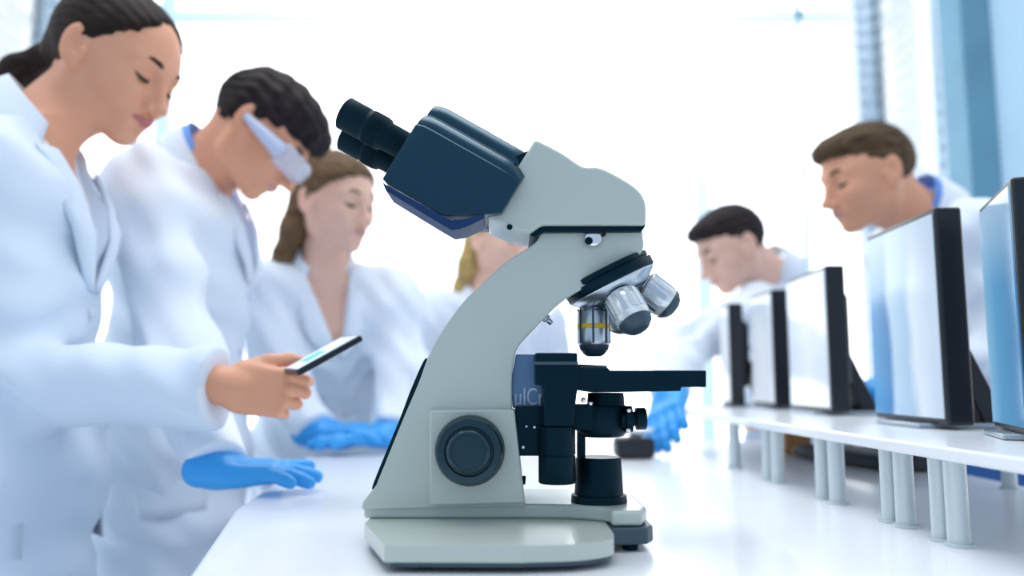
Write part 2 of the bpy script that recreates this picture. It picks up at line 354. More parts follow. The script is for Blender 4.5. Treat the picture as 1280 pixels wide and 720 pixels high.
# binocular housing: one moulded shell with two lengthwise ridges, lofted along its own slanting axis
YB1, YB2 = 0.742, 0.852
hb = empty('binocular_housing', at(565, 200, 0.80)); hb.parent = S; hb.location = at(565, 200, 0.80)-wloc(S)
O_ = at(476, 223, YB1); A1 = at(611, 300, YB1); axd = (A1-O_).normalized(); nup = Vector((-axd.z, 0, axd.x))
K = YB1/1000*1.02
half = [(0.0, -7), (0.0, 84), (.0006, 86), (.0026, 86.6), (.0030, 89), (.0040, 94), (.0070, 100), (.0120, 105), (.0170, 107.2), (.0176, 109), (.0180, 114), (.0200, 121), (.0250, 127), (.032, 131), (.040, 133), (.048, 133.5)]
far = [(YB2-YB1-y, n) for y, n in half[::-1]]
far[-1] = (YB2-YB1, 12)
sect = half + far[1:] + [(0.060, 8), (0.030, -2)]
def loft(name, x0, x1, m, inset=0.0, nst=14, lo=0.0):
    bm = bmesh.new(); rings = []
    for i in range(nst+1):
        t = i/nst; sx = lerp(x0, x1, t); e = 0.0
        if i == 0 or i == nst: e = 0.0022
        elif i == 1 or i == nst-1: sx += (0.8 if i == 1 else -0.8)*0.002*0 ; e = 0.0004
        ring = []
        for (yy, n) in sect:
            cut = max(0.0, (sx-92)*0.62) if n < 40 else 0.0       # the underside turns up towards the head
            cut = min(cut, 38)
            if n > 95: cut = -0.0
            nn = (max(n, cut+(n*0.3)) if n < 40 else n)
            yc = 0.05; y2 = YB1+yy+(inset+e)*(1 if yy < yc else -1)
            n2 = nn*K-(inset+e)*(1 if nn > 60 else -1)
            # ridges melt into the shell at the head end
            if nn > 86: n2 -= max(0, (sx-132))*K*0.25
            ring.append(bm.verts.new(O_+axd*(sx*K)+nup*n2+Vector((0, y2-YB1, 0))))
        rings.append(ring)
    L = len(sect)
    for a_, b_ in zip(rings, rings[1:]):
        for j in range(L): bm.faces.new((a_[j], a_[(j+1) % L], b_[(j+1) % L], b_[j]))
    bm.faces.new(rings[0][::-1]); bm.faces.new(rings[-1])
    return link(name, bm_mesh(bm), m, hb, bevel=0.0012, seg=3, limit=30)
loft('housing_shell', 1, 153, M_blackg)
slab('lower_rim', smooth_poly([(478, 228), (556, 271), (568, 274), (583, 273), (603, 268), (605, 273), (584, 283), (568, 287), (556, 283), (482, 238)], sharp=(0, 5, 9), n=4), YB1-0.002, YB1+0.05, mat('blue_black_rim', (0.01, 0.04, 0.12), 0.45, spec=.2), hb, bevel=0.0015)
slab('housing_neck', [(640, 196), (660, 188), (616, 270), (596, 268)], YB1+0.018, YB2-0.018, M_black, hb, bevel=0.001)
# eyepieces
def eyepiece(Y, dx, dz, lab):
    a = at(430, 141, 0.775); b = at(512, 186, 0.775); d = b-a; L = d.length; d.normalize()
    a = Vector((a.x+dx, Y, a.z+dz))
    r = 0.0168
    e = lathe('eyepiece', a, d, [(0.001, 0.011), (0.0, 0.0155), (0.001, r), (0.024, r), (0.0245, r*0.965), (0.0275, r*0.965), (0.028, r), (0.047, r), (0.049, r*0.86), (L+0.02, r*0.84)], M_rubber, S, n=56)
    if lab: e['label'] = lab
    lathe('lens', a+d*0.0012, d, [(0, 0.0108), (0.001, 0.0108)], M_blackg, e, n=32)
    bm = bmesh.new()
    for k in range(44):
        aa = 2*math.pi*k/44; _, u, v = axes(d)
        p = a + d*0.037 + (u*math.cos(aa)+v*math.sin(aa))*(r+0.0001)
        add_box(bm, p, (0.014, 0.0011, 0.0011), Matrix((d, (u*-math.sin(aa)+v*math.cos(aa)), (u*math.cos(aa)+v*math.sin(aa)))).transposed())
    link('grip_ribs', bm_mesh(bm), M_rubber, e)
eyepiece(0.775, 0, 0, None)
eyepiece(0.828, -0.010, -0.006, None)

# nosepiece
ax = Vector((math.sin(math.radians(26.5)), 0, -math.cos(math.radians(26.5))))
uu = Vector((math.cos(math.radians(26.5)), 0, math.sin(math.radians(26.5)))); ww = Vector((0, -1, 0))
C0 = at(758, 342, 0.805)
np_ = lathe('nosepiece', C0, ax, [(-0.004, 0.043), (-0.003, 0.0455), (0.0015, 0.0455), (0.002, 0.0440), (0.003, 0.0440), (0.0035, 0.0475), (0.011, 0.0475), (0.013, 0.0455)], M_black, S, n=96)
lathe('silver_ring', C0+ax*0.0125, ax, [(0, 0.0455), (0.002, 0.0455), (0.010, 0.036), (0.012, 0.034)], M_silver, np_, n=72)
lathe('turret_dome', C0+ax*0.018, ax, [(0, 0.034), (0.006, 0.032), (0.012, 0.024), (0.014, 0.01)], M_slate, np_, n=64)
al = math.radians(26.5)
for i, (phi, L, kind) in enumerate([(180, 0.050, 'A'), (95, 0.046, 'B'), (-8, 0.044, 'C'), (-92, 0.040, 'B')]):
    ph = math.radians(phi); rd = uu*math.cos(ph)+ww*math.sin(ph)
    d = (ax*math.cos(al)+rd*math.sin(al)).normalized()
    b = C0 + ax*0.023 + rd*0.0265
    R = 0.0160 if kind == 'A' else 0.0175
    o = lathe('objective_lens', b, d, [(-0.006, R*0.72), (0.004, R*0.72), (0.005, R*0.9), (0.007, R), (L*0.72, R), (L*0.86, R*0.86), (L*0.97, R*0.62), (L, R*0.45)], M_clear if kind != 'A' else M_silver, np_, n=48)
    o['label'] = {'A': 'silver objective with a yellow colour band', 'B': 'frosted silver objective', 'C': 'silver objective tilted outwards'}[kind]
    lathe('tip', b+d*(L*0.80), d, [(0, R*0.955), (L*0.08, R*0.90), (L*0.19, R*0.64), (L*0.23, R*0.42), (L*0.23, 0.001)], M_slate, o, n=40)
    lathe('thread_collar', b-d*0.003, d, [(0, R*0.8), (0.006, R*0.8)], M_black, o, n=32)
    if kind == 'A':
        lathe('yellow_band', b+d*0.019, d, [(0, R*1.015), (0.005, R*1.015)], M_yellow, o, n=48)
        bm = bmesh.new(); _, u, v = axes(d)
        for k in range(7):
            aa = 2*math.pi*(k+0.15)/7; rr = u*math.cos(aa)+v*math.sin(aa)
            add_box(bm, b+d*(L*0.42)+rr*(R*1.0), (L*0.7, 0.0022, 0.0016), Matrix((d, (u*-math.sin(aa)+v*math.cos(aa)), rr)).transposed())
        link('barrel_slots', bm_mesh(bm), M_slate, o)
    else:
        bm = bmesh.new(); _, u, v = axes(d)
        for k in range(12):
            aa = 2*math.pi*k/12; rr = u*math.cos(aa)+v*math.sin(aa)
            add_box(bm, b+d*(L*0.40)+rr*R*0.985, (L*0.5, 0.005, 0.0014), Matrix((d, (u*-math.sin(aa)+v*math.cos(aa)), rr)).transposed())
        link('grip_facets', bm_mesh(bm), M_silver, o, bevel=0.0004)
# the nosepiece mount that fills the arm's cut above the disc
lathe('nosepiece_mount', C0-ax*0.014, ax, [(0, 0.026), (0.011, 0.030)], M_body, S, n=48)

# stage assembly
YS = 0.748
slab('label_panel', smooth_poly([(645, 443), (670, 443), (678, 482), (678, 510), (641, 510), (639, 480)], sharp=(0, 1, 2, 3, 4), n=3), YA+0.012, 0.83, M_label, S, bevel=0.001)
t = text_mesh('label_lettering', 'µICr', M_let, S, at(642, 506, YA+0.011), 0.0235, xscale=0.66)
stage = empty('stage', at(770, 480, 0.80)); stage.parent = S; stage.location = at(770, 480, 0.80)-wloc(S)
slab('stage_plate', [(720, 461), (722, 459), (761, 460), (762, 463), (883, 463), (883, 484), (852, 484), (851, 489), (742, 491), (720, 487)], YS, 0.872, M_black, stage, bevel=0.0012)
slab('slide_clip', [(724, 455), (759, 457), (759, 461), (724, 461)], YS+0.02, 0.85, M_slate, stage, bevel=0.0006)
slab('stage_block', [(669, 441), (722, 441), (722, 458), (722, 487), (716, 533), (680, 533), (679, 482), (669, 481)], YS-0.004, 0.815, M_black, stage, bevel=0.0015)
slab('block_ledge', [(668, 452), (723, 452), (723, 456), (668, 456)], YS-0.0055, 0.815, M_slate, stage, bevel=0.0005)
b0 = at(696, 532, YS+0.015)
kb = lathe('stage_knob', b0, (0, 0, -1), [(-0.03, 0.0135), (0.0, 0.0135), (0.001, 0.0175), (0.026, 0.0175), (0.0265, 0.0165), (0.0275, 0.0165), (0.028, 0.0175), (0.0515, 0.0175), (0.053, 0.0165)], M_black, stage, n=60, rib=0.035)
slab('stage_bracket', smooth_poly([(644, 508), (682, 508), (682, 570), (647, 570)], sharp=(0, 1, 2, 3)), YA-0.004, 0.83, M_black, stage, bevel=0.001)
for (sx, sy, r_) in [(658, 533, 0.0013), (668, 534, 0.0016), (654, 559, 0.0018)]:
    lathe('bracket_screw', at(sx, sy, YA-0.004), (0, -1, 0), [(0, r_), (0.0015, r_*0.7)], M_chrome, stage, n=16)
cond = empty('condenser', at(750, 520, 0.80)); cond.parent = S; cond.location = at(750, 520, 0.80)-wloc(S)
c0 = at(752, 520, 0.79)
lathe('condenser_lens_mount', at(757, 491, 0.79), (0, 0, -1), [(0, 0.0175), (0.014, 0.0185)], M_black, cond, n=48)
lathe('condenser_drum', at(752, 507, 0.79), (0, 0, -1), [(0, 0.024), (0.001, 0.025), (0.024, 0.025), (0.029, 0.021), (0.030, 0.018)], M_black, cond, n=64, rib=0.02)
slab('condenser_holder', [(708, 506), (745, 506), (745, 538), (712, 538)], 0.768, 0.81, M_black, cond, bevel=0.001)
lathe('filter_knob', at(776, 524, 0.775), (1, 0, 0.02), [(0, 0.008), (0.004, 0.008), (0.0045, 0.0125), (0.0105, 0.0125), (0.011, 0.007), (0.014, 0.007), (0.0145, 0.0105), (0.023, 0.0105), (0.024, 0.0095)], M_black, cond, n=40)
for (sx, sy) in [(729, 500), (738, 504), (785, 538), (786, 513)]:
    lathe('condenser_screw', at(sx, sy, 0.764), (0, -1, 0), [(-0.004, 0.002), (0.001, 0.0025), (0.002, 0.0015)], M_chrome, cond, n=14)
slab('support_post', [(722, 536), (732, 536), (732, 584), (722, 584)], 0.785, 0.797, M_black, cond, bevel=0.001)
ill = at(748, 571, 0.79); hz = ill.z-(BZ+z3)
lathe('illuminator', ill, (0, 0, -1), [(0.0005, 0.017), (0, 0.0205), (0.001, 0.0218), (hz*0.82, 0.0235), (hz*0.84, 0.0265), (hz, 0.027)], M_black, S, n=72, rib=0.02)
# ------------------------------------------------------------------ people: smooth implicit surfaces turned into one continuous mesh
import openvdb
def V3(*a): return np.array(a, float)

class Shape:
    """a list of primitives blended together; every primitive only touches the points near it"""
    def __init__(s): s.ops = []; s.M = np.eye(4)
    def frame(s, M): s.M = np.array(M, float); return s
    def _w(s, p): return s.M[:3, :3] @ np.array(p, float) + s.M[:3, 3]
    def cone(s, a, b, ra, rb, k=0.01, op='+'):
        A, B = s._w(a), s._w(b); L = B-A; ll = max(L @ L, 1e-12)
        def fn(P):
            h = np.clip(((P-A) @ L)/ll, 0, 1)
            return np.linalg.norm(P-A-h[:, None]*L, axis=1)-(ra+(rb-ra)*h)
        s.ops.append((op, fn, k, (A+B)/2, np.linalg.norm(L)/2+max(ra, rb))); return s
    def chain(s, pts, rs, k=0.006, op='+'):
        for i in range(len(pts)-1): s.cone(pts[i], pts[i+1], rs[i], rs[i+1], k, op)
        return s
    def ell(s, c, r, k=0.01, op='+', R=None):
        Cw = s._w(c); A = s.M[:3, :3] if R is None else s.M[:3, :3] @ np.array(R); r = np.array(r, float)
        def fn(P):
            q = (P-Cw) @ A; k0 = np.linalg.norm(q/r, axis=1); k1 = np.linalg.norm(q/(r*r), axis=1)+1e-9
            return k0*(k0-1)/k1
        s.ops.append((op, fn, k, Cw, r.max())); return s
    def rbox(s, c, h, rad, k=0.01, op='+'):
        Cw = s._w(c); A = s.M[:3, :3]; h = np.array(h, float)
        def fn(P):
            q = np.abs((P-Cw) @ A)-(h-rad)
            return np.linalg.norm(np.maximum(q, 0), axis=1)+np.minimum(q.max(1), 0)-rad
        s.ops.append((op, fn, k, Cw, np.linalg.norm(h))); return s
    def fn(s, f, c, R, k=0.01, op='+'):
        """f takes points in the current frame"""
        A = s.M[:3, :3].copy(); o = s.M[:3, 3].copy()
        s.ops.append((op, lambda P: f((P-o) @ A), k, s._w(c), R)); return s
    def ev(s, P, margin=0.03):
        d = np.full(len(P), 0.2)
        for op, fn, k, c, R in s.ops:
            m = np.nonzero(((P-c)**2).sum(1) < (R+margin+k)**2)[0]
            if not len(m): continue
            b = fn(P[m]); a = d[m]
            if op == '+':
                h = np.maximum(k-np.abs(a-b), 0)/max(k, 1e-9); d[m] = np.minimum(a, b)-h*h*k*0.25
            elif op == '-':
                b = -b; h = np.maximum(k-np.abs(a-b), 0)/max(k, 1e-9); d[m] = np.maximum(a, b)+h*h*k*0.25
            elif op == '&':
                h = np.maximum(k-np.abs(a-b), 0)/max(k, 1e-9); d[m] = np.maximum(a, b)+h*h*k*0.25
            elif op == '~': d[m] = a+b          # surface relief
        return d
    def mesh(s, vox, name='m'):
        add = [o for o in s.ops if o[0] == '+']
        lo = np.min([c-R for _, _, _, c, R in add], 0)-2*vox; hi = np.max([c+R for _, _, _, c, R in add], 0)+2*vox
        B = 8; n = (np.ceil((hi-lo)/vox/B).astype(int)+1)
        g = np.stack(np.meshgrid(*[np.arange(k) for k in n], indexing='ij'), -1).reshape(-1, 3)
        cen = lo+(g+0.5)*B*vox; half = B*vox*0.87
        near = np.abs(s.ev(cen, margin=half*2+0.03)) < half*1.6+0.012
        g = g[near]; off = np.stack(np.meshgrid(*[np.arange(B)]*3, indexing='ij'), -1).reshape(-1, 3)
        arr = np.full(tuple(n*B), 0.2, np.float32)
        for i in range(0, len(g), 400):
            idx = (g[i:i+400, None, :]*B+off[None]).reshape(-1, 3)
            arr[idx[:, 0], idx[:, 1], idx[:, 2]] = s.ev(lo+idx*vox)
        # blocks wholly inside the body
        ins = s.ev(cen, margin=half*2+0.03) < -(half*1.6+0.011)
        for a, b, c in np.stack(np.meshgrid(*[np.arange(k) for k in n], indexing='ij'), -1).reshape(-1, 3)[ins & ~near]:
            arr[a*B:a*B+B, b*B:b*B+B, c*B:c*B+B] = -0.2
        gr = openvdb.FloatGrid(0.2); gr.copyFromArray(arr)
        res = gr.convertToPolygons(isovalue=0.0, adaptivity=0.0); pts, quads = res[0], res[-1]
        pts = lo+np.asarray(pts, float)*vox
        me = bpy.data.meshes.new(name); q = np.asarray(quads)
        me.from_pydata(pts.tolist(), [], q[:, ::-1].tolist()); me.update()
        # turn the faces outwards if the polygons came inside out
        k = np.array([v for v in pts]); tri = q[:, [2, 1, 0]] if False else q[:, ::-1][:, :3]
        vol = np.einsum('ij,ij->i', pts[tri[:, 0]]-pts.mean(0), np.cross(pts[tri[:, 1]]-pts.mean(0), pts[tri[:, 2]]-pts.mean(0))).sum()
        if vol < 0: me.flip_normals()
        # a light smoothing pass keeps the surface free of steps
        bm = bmesh.new(); bm.from_mesh(me)
        for _ in range(1): bmesh.ops.smooth_vert(bm, verts=bm.verts, factor=0.5, use_axis_x=True, use_axis_y=True, use_axis_z=True)
        bm.to_mesh(me); bm.free(); me.shade_smooth(); return me

def frame_from(o, fwd, up):
    f = np.array(fwd, float); f /= np.linalg.norm(f); u = np.array(up, float); u -= f*(u @ f); u /= np.linalg.norm(u)
    l = np.cross(u, f); M = np.eye(4); M[:3, 0] = f; M[:3, 1] = l; M[:3, 2] = u; M[:3, 3] = np.array(o, float); return M
def head_frame(c, yaw, pitch, roll=0.0, s=1.0):
    """yaw: compass direction the face looks (0 = +X, 90 = away from camera); pitch: nodding down; roll: tilt"""
    R = Matrix.Rotation(math.radians(yaw), 3, 'Z') @ Matrix.Rotation(math.radians(pitch), 3, 'Y') @ Matrix.Rotation(math.radians(roll), 3, 'X')
    M = np.eye(4); M[:3, :3] = np.array(R); M[:3, 3] = np.array(c, float); return M

M_skin = mat('skin_warm', (0.78, 0.37, 0.225), 0.5, sss=0.15, bump=0.02, bscale=300)
M_skin2 = mat('skin_fair', (0.84, 0.52, 0.40), 0.5, sss=0.15, bump=0.02, bscale=300)
M_lip = mat('lips', (0.50, 0.15, 0.13), 0.4, sss=0.1)
M_lip2 = mat('lips_pale', (0.62, 0.30, 0.25), 0.45, sss=0.1)
def hair_mat(name, col):
    m = mat(name, col, 0.6, spec=0.15); nt = m.node_tree; b = nt.nodes['Principled BSDF']
    t = nt.nodes.new('ShaderNodeTexCoord'); mp = nt.nodes.new('ShaderNodeMapping'); mp.inputs['Scale'].default_value = (18, 150, 60)
    n = nt.nodes.new('ShaderNodeTexNoise'); n.inputs['Scale'].default_value = 1.0; n.inputs['Detail'].default_value = 4
    r = nt.nodes.new('ShaderNodeValToRGB'); r.color_ramp.elements[0].position = .3; r.color_ramp.elements[1].position = .7
    r.color_ramp.elements[0].color = (*[c*.55 for c in col], 1); r.color_ramp.elements[1].color = (*[c*1.5 for c in col], 1)
    bp = nt.nodes.new('ShaderNodeBump'); bp.inputs['Strength'].default_value = .5; bp.inputs['Distance'].default_value = .003
    L = nt.links.new; L(t.outputs['Object'], mp.inputs[0]); L(mp.outputs[0], n.inputs[0]); L(n.outputs[0], r.inputs[0]); L(r.outputs[0], b.inputs['Base Color']); L(n.outputs[0], bp.inputs['Height']); L(bp.outputs[0], b.inputs['Normal'])
    return m
M_brown = hair_mat('hair_dark_brown', (0.022, 0.013, 0.010))
M_black_h = hair_mat('hair_black_brown', (0.020, 0.014, 0.016))
M_lbrown = hair_mat('hair_light_brown', (0.14, 0.085, 0.045))
M_blond = hair_mat('hair_blond', (0.50, 0.34, 0.13))
M_mbrown = hair_mat('hair_mid_brown', (0.085, 0.050, 0.026))
M_coat = mat('lab_coat_cotton', (0.72, 0.81, 0.93), 0.75, bump=0.08, bscale=35, sheen=0.2)
M_coat2 = mat('lab_coat_white', (0.80, 0.87, 0.96), 0.75, bump=0.08, bscale=35, sheen=0.2)
M_shirtb = mat('blue_shirt', (0.16, 0.36, 0.85), 0.7, bump=0.08, bscale=60)
M_shirtw = mat('white_shirt', (0.86, 0.86, 0.90), 0.7, bump=0.08, bscale=60)
M_glove = mat('blue_nitrile', (0.03, 0.36, 0.85), 0.35, bump=0.06, bscale=80)
M_navy = mat('navy_trousers', (0.03, 0.06, 0.14), 0.8)
M_shoe = mat('black_shoe', (0.01, 0.01, 0.012), 0.3)
M_lash = mat('lash_dark', (0.03, 0.018, 0.015), 0.6)

def head_prims(s, M, male, ears=True):
    s.frame(M); m = 1.0 if male else 0.0
    s.ell((-.015, 0, .030), (.098, .077, .087), 0.01)
    s.ell((.026, 0, .012), (.066, .064, .082), 0.03)
    s.ell((.028, 0, -.040), (.058, .050+.006*m, .052), 0.03)
    for y in (-1, 1):
        s.cone((-.005, y*(.055+.004*m), -.035), (.003, y*(.050+.006*m), -.058-.004*m), .020, .018, 0.02)
        s.cone((.003, y*(.049+.006*m), -.058-.004*m), (.066, y*(.012+.005*m), -.089), .018, .014, 0.02)
        s.ell((.060, y*.037, -.022), (.027, .024, .027), 0.02)              # cheek
        s.cone((.082, y*.012, .028), (.068, y*.044, .026), .010+.002*m, .009, 0.016)   # brow
    s.ell((.074, 0, -.087), (.018, .020, .017), 0.015)                         # chin
    s.ell((.072, 0, -.057), (.028, .030, .026), 0.015)                         # muzzle
    for y in (-1, 1):
        s.ell((.096, y*.033, .009), (.017, .021, .014), 0.014, '-')           # socket
        s.ell((.071, y*.032, .008), (.0160, .0165, .0145), 0.004)             # lid
    s.cone((.088, 0, .016), (.111+.004*m, 0, -.026), .0065, .0085, 0.012)      # nose
    s.cone((.078, 0, .004), (.094, 0, -.030), .0105, .0130, 0.008)
    s.ell((.112+.004*m, 0, -.030), (.0105, .0105, .0095), 0.008)
    for y in (-1, 1): s.ell((.101, y*.0125, -.034), (.0095, .0064, .0074), 0.005)
    for y in (-1, 1): s.ell((.103, y*.0065, -.043), (.004, .0035, .004), 0.004, '-')
    # lips
    s.cone((.1000, .006, -0.0510), (.0885, .021, -0.0555), .0052, .0034, 0.005); s.cone((.1000, -.006, -0.0510), (.0885, -.021, -0.0555), .0052, .0034, 0.005)
    s.cone((.1000, -.004, -0.0510), (.1000, .004, -0.0510), .0054, .0054, 0.004)
    s.cone((.0975, -.007, -0.0620), (.0975, .007, -0.0620), .0060, .0060, 0.005)
    s.cone((.0975, .007, -0.0620), (.0885, .019, -0.0570), .0058, .0034, 0.004); s.cone((.0975, -.007, -0.0620), (.0885, -.019, -0.0570), .0058, .0034, 0.004)
    s.cone((.106, -.010, -0.0562), (.106, .010, -0.0562), .0028, .0028, 0.003, '-')
    s.ell((.099, 0, -.073), (.008, .016, .007), 0.012, '-')
    if ears:
        for y in (-1, 1):
            R = np.array(Matrix.Rotation(math.radians(-12), 3, 'Y') @ Matrix.Rotation(math.radians(-y*22), 3, 'Z'))
            s.ell((-.008, y*.081, -.001), (.0205, .0070, .034), 0.005, '+', R)
            s.ell((-.002, y*.089, .004), (.0120, .0095, .022), 0.002, '-', R)
            s.ell((.004, y*.078, -.026), (.009, .006, .010), 0.006)
            s.ell((.010, y*.0795, -.006), (.005, .005, .007), 0.005)

def head_inv(M): A = M[:3, :3]; o = M[:3, 3]; return lambda P: (P-o) @ A

def hand_prims(s, wrist, fwd, back, side, curls, spread=(0.10, 0.03, -0.04, -0.12), thumb=None, grow=0.0, sc=1.0, tcurl=(0.25, 0.25)):
    """wrist point, direction to the knuckles, back-of-hand normal; side=+1 puts the thumb on the local +y side.
    curls: per finger three joint angles bending towards the palm"""
    f = np.array(fwd, float); f /= np.linalg.norm(f); b = np.array(back, float); b -= f*(b @ f); b /= np.linalg.norm(b)
    y = np.cross(b, f)*side; M = np.eye(4); M[:3, 0] = f*1.0; M[:3, 1] = y; M[:3, 2] = b; M[:3, 3] = np.array(wrist, float)
    s.frame(M); G = grow
    s.cone((-.03*sc, 0, 0), (.02*sc, 0, 0), .026*sc+G, .027*sc+G, .01)
    s.rbox((.052*sc, .002*sc, 0), (.044*sc+G, .040*sc+G, .0135*sc+G), .0125*sc, .012)
    s.ell((.035*sc, .022*sc, -.008*sc), (.032*sc+G, .019*sc+G, .015*sc+G), .010)
    s.ell((.035*sc, -.024*sc, -.007*sc), (.034*sc+G, .014*sc+G, .013*sc+G), .010)
    L = [.070, .078, .072, .056]; Y = [.029, .010, -.010, -.028]; X = [.090, .094, .090, .082]; R = [.0088, .0092, .0088, .0078]
    for i in range(4):
        p = np.array((X[i], Y[i], 0))*sc; a = 0.0; sp_ = spread[i]; pts = [p-np.array((.018, 0, 0))*sc, p]; rs = [R[i]*sc*1.08+G, R[i]*sc*1.08+G]
        for j, (q, rr) in enumerate(zip((.46, .30, .24), (1.0, .92, .80))):
            a += curls[i][j]; d = np.array((math.cos(a)*math.cos(sp_), math.sin(sp_)*math.cos(a*0.6), -math.sin(a)))
            p = p+d*L[i]*q*sc; pts.append(p); rs.append(R[i]*sc*rr+G)
        s.chain(pts, rs, .0035)
    t0 = np.array((.022, .030, -.006))*sc; d = np.array(thumb if thumb is not None else (.66, .70, -.25), float); d /= np.linalg.norm(d)
    p1 = t0+d*.038*sc; d2 = d+np.array((tcurl[0], -tcurl[0]*1.0, -0.05)); d2 /= np.linalg.norm(d2); p2 = p1+d2*.032*sc
    d3 = d2+np.array((tcurl[1], -tcurl[1]*1.0, -0.03)); d3 /= np.linalg.norm(d3); p3 = p2+d3*.024*sc
    s.chain([t0, p1, p2, p3], [.0145*sc+G, .0112*sc+G, .0104*sc+G, .0084*sc+G], .006)
    return M

HAIR = {}
def hair_prims(s, M, style):
    s.frame(M)
    def jag(q): return .0028*np.sin(q[:, 1]*210+q[:, 2]*60)+.0022*np.sin(q[:, 2]*330+q[:, 1]*120+q[:, 0]*60)
    def strands(q, amp, fr):
        a = np.arctan2(q[:, 1], q[:, 2]+0.02); b = q[:, 0]
        return amp*(np.sin(a*fr+np.sin(b*40)*1.5)+0.6*np.sin(a*fr*2.3+b*35+1))
    if style == 'ponytail':
        s.ell((-.018, 0, .034), (.105, .0835, .0935), 0.01)
        s.ell((.022, 0, .045), (.066, .0700, .057), 0.02)
        s.ell((-.085, 0, -.02), (.035, .045, .045), 0.02)
        s.fn(lambda q: jag(q)+np.maximum(q[:, 0]-(.006+np.where(q[:, 2] > 0.01, (q[:, 2]-.01)*(.52+8.5*np.abs(q[:, 1])), (q[:, 2]-.01)*0.15)), -(q[:, 2]+.062+0.25*q[:, 0])) , (0, 0, 0), 1.0, .018, '&')
        s.cone((-.105, 0, -.020), (-.128, 0, -.035), .024, .017, .01)
        s.chain([(-.122, 0, -.03), (-.150, -.005, -.075), (-.170, -.008, -.14), (-.185, -.01, -.21)], [.019, .026, .022, .008], .012)
        s.fn(lambda q: strands(q, .0006, 46), (0, 0, 0), .3, 0, '~')
    elif style == 'short':      # fuller on top, falling over the forehead
        s.ell((-.016, 0, .036), (.104, .0835, .096), 0.01)
        s.ell((.030, 0, .074), (.076, .070, .052), 0.025)
        s.ell((.078, 0, .070), (.032, .055, .030), 0.02)
        s.ell((.098, -.01, .050), (.016, .035, .022), 0.015)
        s.fn(lambda q: jag(q)+np.maximum(q[:, 0]-np.where(q[:, 2] > 0.02, .014+(q[:, 2]-.02)*3.0, .012-np.abs(q[:, 2]-.02)*0.25-np.maximum(-.0-q[:, 2], 0)*0.5), -(q[:, 2]+.055+0.3*q[:, 0])), (0, 0, 0), 1.0, .018, '&')
        s.fn(lambda q: strands(q, .0019, 30)+.0015*np.sin(q[:, 0]*150+q[:, 1]*90), (0, 0, 0), .3, 0, '~')
    elif style == 'crop':       # short back and sides with a lifted quiff
        s.ell((-.016, 0, .034), (.102, .0815, .093), 0.01)
        s.ell((.034, 0, .076), (.062, .060, .040), 0.025)
        s.ell((.070, 0, .084), (.030, .044, .022), 0.02)
        s.fn(lambda q: jag(q)+np.maximum(q[:, 0]-np.where(q[:, 2] > 0.03, .016+(q[:, 2]-.03)*2.0, .016-np.abs(q[:, 2]-.03)*0.35), -(q[:, 2]+.050+0.35*q[:, 0])), (0, 0, 0), 1.0, .018, '&')
        s.fn(lambda q: strands(q, .0015, 32), (0, 0, 0), .3, 0, '~')
    elif style == 'long':       # parted, falling behind the shoulders
        s.ell((-.018, 0, .034), (.106, .0855, .0945), 0.01)
        s.ell((.022, 0, .050), (.070, .074, .060), 0.02)
        s.fn(lambda q: jag(q)+np.maximum(q[:, 0]-(.008+np.where(q[:, 2] > 0.01, (q[:, 2]-.01)*1.25, (q[:, 2]-.01)*0.1)), -(q[:, 2]+.080)), (0, 0, 0), 1.0, .018, '&')
        for y in (-1, 1):
            s.chain([(-.045, y*.060, .0), (-.055, y*.066, -.07), (-.075, y*.066, -.14), (-.090, y*.060, -.20)], [.030, .028, .024, .012], .02)
        s.cone((-.07, 0, 0), (-.085, 0, -.13), .05, .04, .02)
        s.fn(lambda q: strands(q, .0009, 40), (0, 0, 0), .3, 0, '~')

def brow_tube(parent, M, m, lash=True, w=1.0):
    W = lambda p: tuple(M[:3, :3] @ np.array(p)+M[:3, 3])
    for y in (-1, 1):
        pts = [(.0925, y*.013, .0285), (.0925, y*.024, .0325), (.086, y*.036, .0345), (.074, y*.049, .030)]
        tube('eyebrow', [W(p) for p in pts], [.0026*w, .0036*w, .0030*w, .001], m, parent, n=8)
        if lash:
            pts = [(.0835, y*.0190, .003), (.0885, y*.027, -.0005), (.0865, y*.038, -.0005), (.0765, y*.0475, .005)]
            tube('eyelashes', [W(p) for p in pts], [.0012, .0026, .0030, .0014], M_lash, parent, n=8)
# ------------------------------------------------------------------ building one person
def knots(u, us, vs): return np.interp(u, us, vs)
def ear_head(px, py, Y, yaw, pitch, roll=0.0, side=-1):
    """head frame whose camera-side ear sits where the photograph shows it at distance Y"""
    M = head_frame((0, 0, 0), yaw, pitch, roll); e = M[:3, :3] @ V3(-.006, side*.080, -.002)
    M[:3, 3] = np.array(at(px, py, Y))-e; return M

